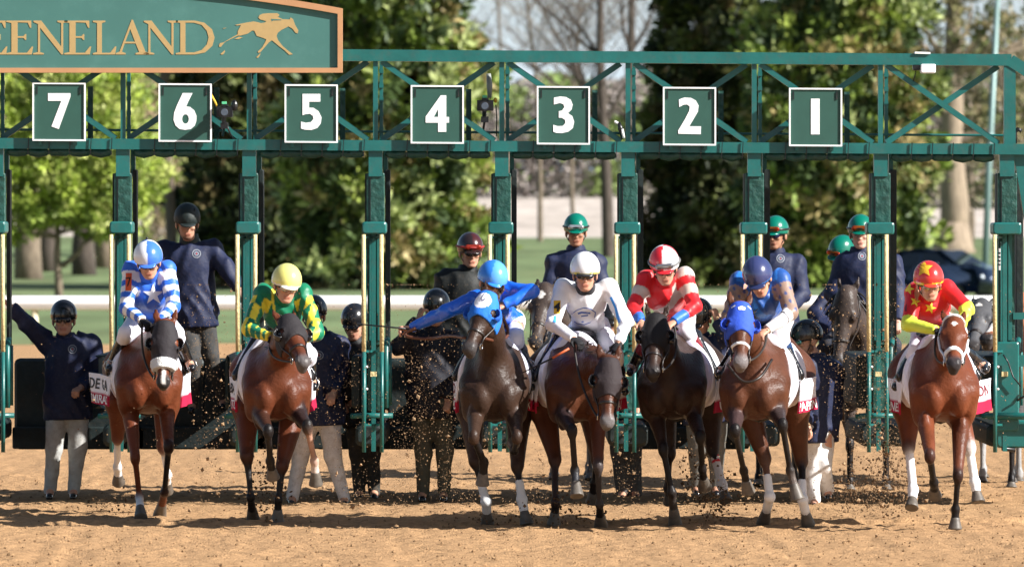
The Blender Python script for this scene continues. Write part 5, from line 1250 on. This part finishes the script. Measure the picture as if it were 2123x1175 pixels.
# ------------------------------------------------------------------ horse 4
c = (.070, .024, .012); d = 59.0
h4 = horse('racehorse', 'dark bay racehorse with brown hood and head held low, under the white clad jockey', d, 1205, (1264, 742, -.60, 1260, 884), [
 dict(k='f', p=[(1186, 892, -.50), (1192, 975, -.35), (1196, 1028, -.45)], c=[(.03, .018, .018), blk, blk, (.03, .03, .035)]),
 dict(k='f', p=[(1240, 965, -.10), (1243, 1045, .0), (1246, 1090, None)], c=[(.10, .034, .018), (.05, .04, .04), (.03, .025, .025), blk]),
 dict(k='h', p=[(1150, 952, .75), (1152, 1040, .62), (1148, 1086, None)], c=[c, (.05, .02, .012), (.03, .02, .02), blk]),
 dict(k='h', p=[(1238, 950, .9), (1232, 1000, 1.0), (1228, 1040, 1.1)], c=[c, blk, blk, blk])], c, yaw=-6,
 hood=dict(col=(.028, .020, .022), cup=(.010, .010, .012), nose=.32), noseband='leather', muzzle=(.14, .13, .13), headside=(1, .12, 0),
 cloth=dict(text={-1: [('GAS', .34, .12, m_mk), ('KY', .83, .10, m_mw)], 1: [('AL', .83, .10, m_mw)]}, flare={-1: (.06, .26), 1: (.17, .26)}))
d = 59.1
j4 = jockey('jockey in white silks with blue emblem, yellow arm number and white cap', (1213, 566), (1168, 600), (1262, 600), (1146, 672), (1298, 668), (1190, 702), (1282, 712), (1222, 680), d, ((1165, 735), (1275, 735)), ((1110, 790), (1290, 800)),
 dict(colf=silk(s4), **{'raise': 4}, glove=(.012, .012, .014), trouser=(.80, .80, .85), helmet=dict(col=(.82, .82, .84), jockey=1, band=(.66, .58, .10), bandh=.018, peak=(.01, .01, .01)), goggles=dict(frame=1), collar=(.01, .01, .014), collar_h=.03), look=(0, -1, -.12))
OC = [(-.10, .02), (-.055, .055), (.0, .075), (.06, .068), (.105, .035), (.10, -.01), (.06, -.055), (.01, -.075), (-.05, -.065), (-.10, -.03)]
dec_front(j4, [OC, [(x*.93, y*.91) for x, y in OC]], 1.0, 1211, 658, m_mb, sub=1)
for lp in ([(-.045, .018), (-.02, .028), (.045, .022), (.046, .034), (-.02, .040), (-.05, .030)], [(.005, .034), (.020, .034), (.002, -.040), (-.018, -.045), (-.020, -.036), (-.006, -.032)], [(-.022, .0), (.030, .008), (.030, .017), (-.022, .009)]): dec_front(j4, [lp], 1.1, 1213, 659, m_mb, sub=1)
dec_front(j4, [[(-.028, -.055), (.028, -.055), (.028, .055), (-.028, .055)]], 1, 1156, 638, m_gd, 'arm_badge'); dec_text(j4, '4', .10, 1156, 638, m_mk, rot=-.15, lift=.010)
dec_front(j4, [[(.0, .0), (.018, .006), (.058, -.085), (.085, -.20), (.066, -.215), (.038, -.085)]], 1, 1266, 618, mat('sky_print', (.04, .30, .8), rough=.6), 'sleeve_stripe'); dec_front(j4, [[(-.010, 0), (.012, .003), (.005, -.055), (-.018, -.05)]], 1, 1152, 656, mat('sky_print'), 'sleeve_stripe')

w2 = thing('riding_whip', 'long dark whip with orange grip slanting behind the white clad jockey', 'whip', PX(1180, 722, d-.2)); MB().tube([PX(1180, 722, d-.2), PX(1145, 742, d-.2)], .010, 6).obj('grip', mat('orange_rubber', (.5, .1, .03), rough=.5), w2, True); MB().tube([PX(1145, 742, d-.2), PX(1084, 772, d-.2)], [.008, .005], 6).obj('shaft', m_black, w2, True)
auto_reins(h4, j4, 59.1)
# ------------------------------------------------------------------ horse 5
c = (.034, .019, .014); d = 59.4
h5 = horse('racehorse', 'very dark brown racehorse with black blinker hood, under the red and white jockey', d, 1390, (1360, 652, -.50, 1352, 778), [
 dict(k='f', p=[(1375, 930, -.10), (1393, 1020, -.1), (1400, 1088, None)], c=[c, blk, blk, (.05, .04, .035)]),
 dict(k='f', p=[(1452, 905, -.38), (1456, 972, -.15), (1461, 1010, .02)], c=[c, blk, blk, blk]),
 dict(k='h', p=[(1388, 940, .95), (1384, 1010, 1.1), (1388, 1040, 1.2)], c=[c, blk, (.04, .03, .03), (.06, .05, .045)]),
 dict(k='h', p=[(1478, 930, .85), (1497, 1005, .70), (1505, 1038, .62)], c=[c, c, blk, (.14, .11, .09)], wrap=(.10, (.62, .60, .60), (.5, .02, .03)))], c, yaw=9,
 hood=dict(col=(.010, .009, .010), cup=(.008, .008, .010), nose=.30), noseband='leather', muzzle=(.03, .026, .026), headside=(1, -.1, 0),
 cloth=dict(text={1: [('UR', .34, .12, m_mk), ('URN', .83, .10, m_mw)]}, flare={-1: (.06, .26), 1: (.14, .27)}, pad=(.62, .60, .74)))
d = 59.5
j5 = jockey('jockey in red silks with cream sash and a red and white quartered cap', (1378, 552), (1340, 590), (1420, 584), (1312, 640), (1440, 636), (1330, 668), (1396, 668), (1398, 655), d, ((1345, 700), (1424, 690)), ((1312, 760), (1470, 762)),
 dict(colf=silk(s5), **{'raise': 12}, collar=RD, helmet=dict(col=(.60, .02, .03), jockey=1, quarters=(.76, .76, .78), ph=.2, goggles_up=dict(lens=(.25, .25, .27), strap=mat('grey_strap', (.15, .15, .15)))), goggles=dict(frame=1, col=(.03, .02, .02)), boottop=(.22, .02, .03)), tilt=-4)

# ------------------------------------------------------------------ horse 6
c = (.085, .031, .016); d = 58.5
h6 = horse('racehorse', 'brown racehorse with royal blue hood and white browband, under the navy capped jockey', d, 1562, (1536, 628, -.50, 1537, 758), [
 dict(k='f', p=[(1524, 892, -.45), (1542, 975, -.15), (1552, 1020, -.05)], c=[(.05, .03, .03), blk, blk, blk]),
 dict(k='f', p=[(1622, 880, -.40), (1638, 975, -.25), (1654, 1035, -.25)], c=[(.03, .02, .02), blk, blk, (.10, .08, .07)]),
 dict(k='h', p=[(1586, 950, 1.0), (1596, 1030, .85), (1582, 1086, None)], c=[c, (.10, .055, .035), (.12, .06, .04), W_], wrap=(.48, (.78, .78, .78))),
 dict(k='h', p=[(1662, 955, 1.05), (1664, 1035, .85), (1676, 1088, None)], c=[c, (.04, .02, .015), blk, W_], wrap=(.55, (.78, .78, .78)))], c, yaw=10,
 hood=dict(col=(.03, .085, .52), cup=(.025, .07, .45), nose=.27, shiny=False), noseband='cord', muzzle=(.17, .15, .15), headside=(1, .12, 0), up=.02,
 cloth=dict(text={1: [('PAPERN', .83, .10, m_mw)]}, flare={-1: (.05, .26), 1: (.10, .27)}, pad=(.76, .74, .80)))
bv = bvh_of([o for o in h6['root'].children if o.name.startswith('hood')][0]); Hd, n_ = h6['Hd'], h6['n']
for lp in ([(-.028, .075), (.0, .062), (.028, .075), (.022, .10), (-.022, .10)], [(-.072, .055), (-.045, .045), (-.044, .058), (-.07, .068)], [(.045, .045), (.072, .055), (.07, .068), (.044, .058)]):
    pts, fs = grid_poly([lp], 1); ray_decal('hood_mark', pts, fs, lambda a, b: Hd(a, .3, b), -n_, bv, m_mw, h6['root'], .004)
d = 58.7
j6 = jockey('jockey in navy and bronze silks with a dark navy cap looking down', (1573, 575), (1532, 606), (1618, 600), (1512, 660), (1640, 648), (1548, 690), (1590, 684), (1600, 660), d, ((1540, 705), (1618, 695)), ((1498, 765), (1652, 785)),
 dict(colf=silk(s6), **{'raise': 24}, collar=(.012,.07,.28), helmet=dict(col=(.035, .045, .13), jockey=1, panel=(.02, .03, .09), band=(.03, .17, .50), bandh=.014, peak=(.03, .04, .12)), goggles=dict(frame=1, col=(.10, .07, .05)), boottop=(.02, .06, .16), trouser=(.74, .68, .68)), look=(-.12, -1, -.6), tilt=-10)

# ------------------------------------------------------------------ horse 7
c = (.130, .036, .015); d = 58.8
h7 = horse('racehorse', 'bright bay racehorse with white bridle and forehead star, rightmost of the runners', d, 1960, (1978, 658, -.50, 1978, 756), [
 dict(k='f', p=[(1928, 945, -.45), (1936, 1000, -.20), (1938, 1028, -.05)], c=[c, (.05, .02, .014), blk, blk]),
 dict(k='f', p=[(1986, 985, -.2), (1981, 1055, -.1), (1980, 1096, None)], c=[(.10, .032, .016), (.03, .015, .012), blk, blk]),
 dict(k='h', p=[(1884, 925, .9), (1893, 1015, .75), (1890, 1052, .65)], c=[c, blk, W_, (.65, .5, .4)], wrap=(.12, (.76, .76, .78))),
 dict(k='h', p=[(2010, 930, .9), (2021, 1000, .85), (2028, 1040, .80)], c=[c, W_, W_, (.08, .07, .07)], wrap=(.05, (.78, .78, .78)))], c, yaw=-3,
 noseband='white', face=[('star', (.018, .12, .024))], headside=(1, .05, 0), muzzle=(.04, .035, .038),
 cloth=dict(text={-1: [('INES', .83, .10, m_mw)], 1: [('ON', .34, .12, m_mr)]}, flare={-1: (.06, .27), 1: (.17, .27)}))
d = 59.0
j7 = jockey('jockey in red silks with yellow stars, lime cuffs and a red cap', (1926, 585), (1896, 612), (1962, 606), (1884, 672), (2005, 640), (1942, 684), (1990, 680), (1935, 668), d, ((1900, 725), (1985, 720)), ((1862, 790), (2036, 755)),
 dict(colf=silk(s7), **{'raise': 8}, collar=RD, glove=(.01, .01, .012), helmet=dict(col=(.62, .03, .025), jockey=1, band=(.68, .55, .03), bandh=.018, peak=(.6, .05, .03)), goggles=dict(frame=1, col=(.4, .42, .4)), trouser=(.70, .68, .74)), look=(.15, -1, -.2), tilt=-4)
for px_, py_, r_ in ((1906, 626, .048), (1938, 640, .050), (1952, 600, .045), (1893, 600, .05)): dec_front(j7, [star_pts(1, .42, rot=.3)], r_, px_, py_, m_my)
he7 = [o for o in j7['root'].children if o.name.startswith('helmet')][0]; bv = bvh_of(he7); q = PX(1926, 557, d-1); pts, fs = grid_poly([star_pts(.075, .036)], 2); _k(ray_decal('cap_star', pts, fs, lambda a, b: q+Vector((a, 0, b)), Vector((0, 1, 0)), bv, m_gd, he7, .004))
dec_front(j7, [[(-.030, -.065), (.030, -.065), (.030, .06), (-.030, .065)]], 1, 1880, 630, m_mr, 'arm_badge'); dec_text(j7, '1', .12, 1880, 630, m_mw, rot=0, lift=.010, bold=.02)


auto_reins(h5, j5, 59.5); auto_reins(h6, j6, 58.7); auto_reins(h7, j7, 59.0)
rein([(1508, 755, 58.25), (1540, 790, 58.18), (1575, 782, 58.2), (1600, 745, 58.4)], 'breast_strap', m_tack, .012, h6['root'])
# ------------------------------------------------------------------ gate crew
NV = (.014, .020, .055); BK = (.008, .008, .010)
def crew(label, **k):
    o = dict(top=NV, trouser=(.33, .33, .31), helmet=dict(col=(.010, .010, .012)), goggles=dict(), bulk=1.10, curl=1.2, inflate=.026, fold=(.019, 24), collar_h=.06, loose=1, hem=.14, hsz=1.2, armr=1.12, tfold=(.012, 22)); o.update(k.pop('o', {}))
    return person(label, k.pop('J'), outfit=o, group='gate crew', **k)
d = 65.6
crew('assistant in navy and grey with one arm raised to the leftmost post', J=dict(head=(132, 664, d-.05), neck=(136, 702, d), chest=(146, 735, d), pelvis=(140, 838, d), shL=(100, 712, d), shR=(188, 714, d), elL=(58, 672, d-.1), elR=(208, 775, d+.05), haL=(22, 636, d-.15), haR=(168, 803, d-.22),
 knL=(112, 930, d-.05), knR=(161, 930, d), anL=(104, 1016, d), anR=(153, 1016, d)), o=dict(badge=(144, 725), curl=.9, bulk=1.10, trouser=(.42, .42, .40)))
d = 66.2
crew('tall bearded assistant in vented black helmet standing above the blue and white jockey', J=dict(head=(388, 464, d-.14), neck=(393, 505, d), chest=(393, 548, d), pelvis=(402, 648, d), shL=(340, 520, d), shR=(440, 518, d), elL=(312, 580, d-.05), elR=(472, 560, d-.1), haL=(330, 640, d-.2), haR=(496, 600, d-.15),
 knL=(400, 745, d-.1), knR=(436, 735, d), anL=(398, 838, d), anR=(462, 830, d+.1)), look=(.1, -1, -.22), o=dict(badge=(403, 526), goggles=None, collar=(.03, .04, .035), collar_h=.09, helmet=dict(col=(.012, .012, .013), vents=1, m=m_pad), trouser=(.05, .05, .05)), beard=True)
d = 64.9
crew("assistant in navy jacket and white trousers behind the head of the second horse", J=dict(head=(650, 655, d-.1), neck=(656, 690, d), chest=(665, 735, d), pelvis=(662, 850, d), shL=(630, 712, d), shR=(702, 718, d), elL=(620, 770, d), elR=(708, 778, d), haL=(640, 810, d-.1), haR=(693, 812, d-.15),
 knL=(622, 950, d+.1), knR=(690, 945, d), anL=(606, 1030, d+.1), anR=(714, 1032, d)), o=dict(badge=(659, 738), trouser=(.66, .64, .64), curl=.5))
d = 65.8
crew('assistant in black with black helmet half hidden by the post under the 5 board', J=dict(head=(735, 672, d-.05), neck=(735, 712, d), chest=(738, 755, d), pelvis=(755, 850, d), shL=(700, 728, d), shR=(778, 728, d), elL=(690, 785, d), elR=(795, 790, d), haL=(710, 835, d-.1), haR=(788, 845, d-.1),
 knL=(742, 940, d), knR=(772, 940, d), anL=(745, 1018, d), anR=(776, 1018, d)), look=(-.3, -1, -.3), o=dict(top=BK, trouser=(.05, .05, .045)))
d = 65.2
crew('assistant in black jacket and olive trousers holding a hand to his black helmet', J=dict(head=(905, 642, d-.05), neck=(898, 685, d), chest=(890, 735, d), pelvis=(895, 835, d), shL=(850, 705, d), shR=(935, 705, d), elL=(828, 718, d-.2), elR=(945, 780, d), haL=(868, 662, d-.25), haR=(930, 830, d-.1),
 knL=(878, 935, d), knR=(922, 935, d), anL=(876, 1022, d), anR=(920, 1022, d)), look=(-.2, -1, -.3), o=dict(top=(.010, .011, .018), trouser=(.085, .085, .065), helmet=dict(col=(.02, .02, .02)), hdir={'L': (.3, 0, 1)}))
d = 67.5
crew('man in black jacket with a red and black helmet behind the blue satin jockey', J=dict(head=(975, 524, d-.05), neck=(970, 562, d), chest=(958, 602, d), pelvis=(958, 700, d), shL=(922, 580, d), shR=(1002, 580, d), elL=(908, 645, d), elR=(1015, 645, d), haL=(925, 700, d-.1), haR=(1000, 700, d-.1),
 knL=(940, 800, d), knR=(975, 800, d), anL=(938, 890, d), anR=(978, 890, d)), look=(.2, -1, -.1), o=dict(top=(.008, .010, .010), trouser=(.03, .03, .03), helmet=dict(col=(.02, .012, .012), quarters=(.05, .01, .01), goggles_up=dict(lens=(.5, .05, .03), iri=0, strap=mat('red_strap', (.3, .02, .02))))))
d = 66.0
crew('dark clad assistant behind the white clad jockey, only helmet and trouser leg showing', J=dict(head=(1262, 672, d), neck=(1266, 710, d), chest=(1280, 755, d), pelvis=(1295, 850, d), shL=(1245, 730, d), shR=(1320, 730, d), elL=(1240, 790, d), elR=(1330, 790, d), haL=(1260, 840, d-.1), haR=(1320, 840, d-.1),
 knL=(1285, 940, d), knR=(1312, 945, d), anL=(1290, 1020, d), anR=(1318, 1020, d)), o=dict(top=(.012, .016, .03), trouser=(.10, .10, .10)))
d = 64.2
crew('crouching assistant in navy holding his helmet between the red and the navy jockey', J=dict(head=(1450, 662, d-.05), neck=(1452, 702, d), chest=(1468, 738, d), pelvis=(1465, 845, d), shL=(1432, 715, d), shR=(1502, 712, d), elL=(1425, 770, d), elR=(1508, 690, d-.2), haL=(1440, 810, d-.1), haR=(1486, 664, d-.15),
 knL=(1445, 930, d), knR=(1485, 930, d), anL=(1445, 1010, d), anR=(1485, 1010, d)), look=(-.5, -1, -.7), o=dict(badge=(1461, 710), trouser=(.12, .12, .11), hdir={'R': (-.2, 0, 1)}))
d = 64.4
crew('bearded assistant in navy jacket and white trousers looking left, with mirrored sunglasses', J=dict(head=(1672, 706, d-.02), neck=(1692, 745, d), chest=(1702, 785, d), pelvis=(1695, 885, d), shL=(1668, 762, d-.15), shR=(1728, 768, d+.15), elL=(1660, 830, d-.2), elR=(1728, 850, d+.05), haL=(1672, 880, d-.25), haR=(1716, 900, d-.05),
 knL=(1682, 970, d), knR=(1706, 965, d), anL=(1688, 1036, d-.05), anR=(1716, 1018, d+.2)), look=(-1, -.55, -.15), beard=True, o=dict(trouser=(.70, .69, .68), goggles=dict(col=(.1, .3, .32)), curl=.5, hdir={'R': (0, 0, -1)}))
def rider(label, hx, hy, d, J2=None, look=(0, -1, -.1), lens=(.55, .16, .02), **k):
    J = dict(head=(hx, hy, d-.05), neck=(hx, hy+38, d), chest=(hx, hy+78, d), pelvis=(hx, hy+178, d+.05), shL=(hx-44, hy+62, d), shR=(hx+44, hy+62, d), elL=(hx-56, hy+122, d-.05), elR=(hx+56, hy+122, d-.05), haL=(hx-20, hy+160, d-.35), haR=(hx+20, hy+160, d-.35),
             knL=(hx-65, hy+230, d-.25), knR=(hx+65, hy+230, d-.25), anL=(hx-62, hy+330, d-.05), anR=(hx+62, hy+330, d-.05))
    J.update(J2 or {}); o = dict(helmet=dict(col=(.0, .14, .095), goggles_up=dict(lens=lens, iri=1)), trouser=(.03, .035, .05)); o.update(k.pop('o', {}))
    return crew(label, J=J, look=look, o=o, **k)
rider('outrider in navy windbreaker and green helmet on the black pony with white star', 1194, 482, 71.6, o=dict(goggles=None, helmet=dict(col=(.0, .14, .095), goggles_up=dict(lens=(.5, .52, .52)))), skin=SKIN2)
rider('outrider with dark wraparound glasses and green helmet behind the navy capped jockey', 1608, 488, 69.8, dict(shL=(1572, 548, 69.8), shR=(1650, 548, 69.8)), look=(-.35, -1, -.05), skin=SKIN2, o=dict(goggles=dict(col=(.03, .04, .12)), badge=(1622, 536)))
rider('outrider with bare pale face and green helmet beside the post under the 1 board', 1784, 486, 68.6, dict(shL=(1752, 550, 68.6), shR=(1850, 550, 68.6), elR=(1862, 620, 68.5), haR=(1860, 668, 68.3)), look=(-.1, -1, -.05), skin=(.60, .34, .26), o=dict(goggles=None, badge=(1792, 531), bulk=1.25))
rider('outrider bending down, only green helmet and cheek seen beside the black pony', 1745, 528, 70.2, dict(neck=(1760, 560, 70.3), chest=(1775, 590, 70.4), shL=(1745, 585, 70.3), shR=(1812, 580, 70.4)), look=(-.7, -.8, -.4), tilt=12, o=dict(goggles=None))
# ------------------------------------------------------------------ lead ponies
def pony(label, D, cx, head, coat, legcol=None, **k):
    gy = 480 + HCAM*FPX/D; gz_ = 480 + HCAM*FPX/(D+1.3); lc = legcol or blk
    kk = lambda x, b, top, g: [(cx+x, g-top, b), (cx+x, g-20, b), (cx+x, g-2, b-.02)]
    legs = [dict(k='f', p=kk(-38, .05, 95, gy), c=[coat, lc, lc, lc]), dict(k='f', p=kk(38, .15, 95, gy), c=[coat, lc, lc, lc]),
            dict(k='h', p=kk(-36, 1.35, 110, gz_), c=[coat, lc, lc, lc]), dict(k='h', p=kk(36, 1.3, 110, gz_), c=[coat, lc, lc, lc])]
    kw = dict(noseband='leather', pony=.76, group='lead ponies behind the gate', h=.021); kw.update(k)
    return horse('lead_pony', label, D, cx, head, legs, coat, **kw)
pony('black pony with a white star, head between the blue and the white jockey', 70.6, 1185, (1128, 590, -.60, 1106, 716), (.055, .040, .034), face=[('star', (.035, .12, .045))], headside=(1, -.35, 0), legcol=(.10, .08, .07))
pony('glossy black pony with thick mane left of the post under the 1 board', 67.6, 1800, (1752, 600, -.45, 1732, 764), (.055, .040, .034), headside=(1, -.35, 0))
pony('brown pony almost hidden behind the navy capped jockey', 68.9, 1610, (1592, 690, -.45, 1586, 800), (.05, .02, .012))
pony('dappled dark grey pony behind the red jockey at right', 69.8, 2075, (2034, 622, -.45, 2012, 722), (.075, .075, .08), headside=(1, -.3, 0), face=[('star', (.03, .1, .02))], legcol=(.3, .3, .3))
pony('chestnut pony with a white blaze mostly hidden by the rightmost post', 68.2, 2135, (2108, 604, -.45, 2036, 708), (.30, .09, .03), headside=(1, -.45, 0), face=[('blaze', (.03, .1, .5, 0))], mane=False)

# ------------------------------------------------------------------ dirt thrown up by the hooves
r = np.random.default_rng(99); Ps, Sz = [], []
for cx_, d0, n, x_s in ((300, 62.6, 700, 60), (420, 63.5, 1500, 45), (560, 62.5, 900, 70), (740, 63.2, 1400, 60), (900, 63.0, 2600, 60), (1030, 62.2, 900, 60), (1120, 62.5, 1300, 40), (1290, 62.6, 700, 50), (1430, 62.5, 1100, 60), (1620, 62.5, 900, 60), (1770, 63.0, 2200, 45), (1850, 61.8, 2400, 35), (1990, 61.5, 700, 60)):
    kc = r.integers(0, 45, n); px_ = cx_ + (r.normal(size=45)*x_s)[kc] + r.normal(size=n)*13; t = np.clip(r.random(45)[kc] + r.normal(size=n)*.07, 0, 1); py_ = 1060 - (t**1.15)*470; px_ = px_ + (r.random(n)-.5)*40*t
    dd = d0 + r.normal(size=n)*.7; Ps.append(np.stack([(px_-1061.5)/FPX*dd, dd, HCAM-(py_-480)/FPX*dd], -1)); Sz.append((.0018+.005*r.random(n)**4 + .012*(r.random(n) > .988))*(1.25-.5*t))
Ps = np.concatenate(Ps); Sz = np.concatenate(Sz); V, F = clods(len(Ps), Ps, Sz*1.25, 101)
tag(mesh_obj('flying_dirt', V, F, mat('flying_dirt_clods', (.27, .175, .10), rough=1, spec=.1, var=.5, vscale=4)), 'crumbs of dirt thrown into the air behind the galloping horses', 'dirt', kind='stuff')
Ps, Sz = [], []
for cx_, py0, d0, n, sx_, sy_ in ((550, 1000, 60.2, 500, 22, 45), (1480, 1040, 59.6, 500, 30, 28), (1170, 1060, 59.4, 260, 40, 18), (1850, 990, 61.0, 900, 35, 45), (1770, 1030, 62.5, 500, 28, 30), (1440, 980, 60.5, 300, 18, 40), (1020, 1078, 59.6, 120, 40, 10), (225, 1045, 61.6, 160, 30, 14)):
    px_ = cx_+r.normal(size=n)*sx_; py_ = py0+r.normal(size=n)*sy_; dd = d0+r.normal(size=n)*.25; z = HCAM-(py_-480)/FPX*dd; ok = z > .0
    Ps.append(np.stack([(px_-1061.5)/FPX*dd, dd, z], -1)[ok]); Sz.append((.003+.014*r.random(n)**3)[ok])
Ps = np.concatenate(Ps); Sz = np.concatenate(Sz); V, F = clods(len(Ps), Ps, Sz, 102)
tag(mesh_obj('hoof_spray', V, F, mat('damp_clods', (.11, .068, .038), rough=1, spec=.1, var=.5, vscale=4)), 'dark damp clods flung up right behind the hooves', 'dirt', kind='stuff')
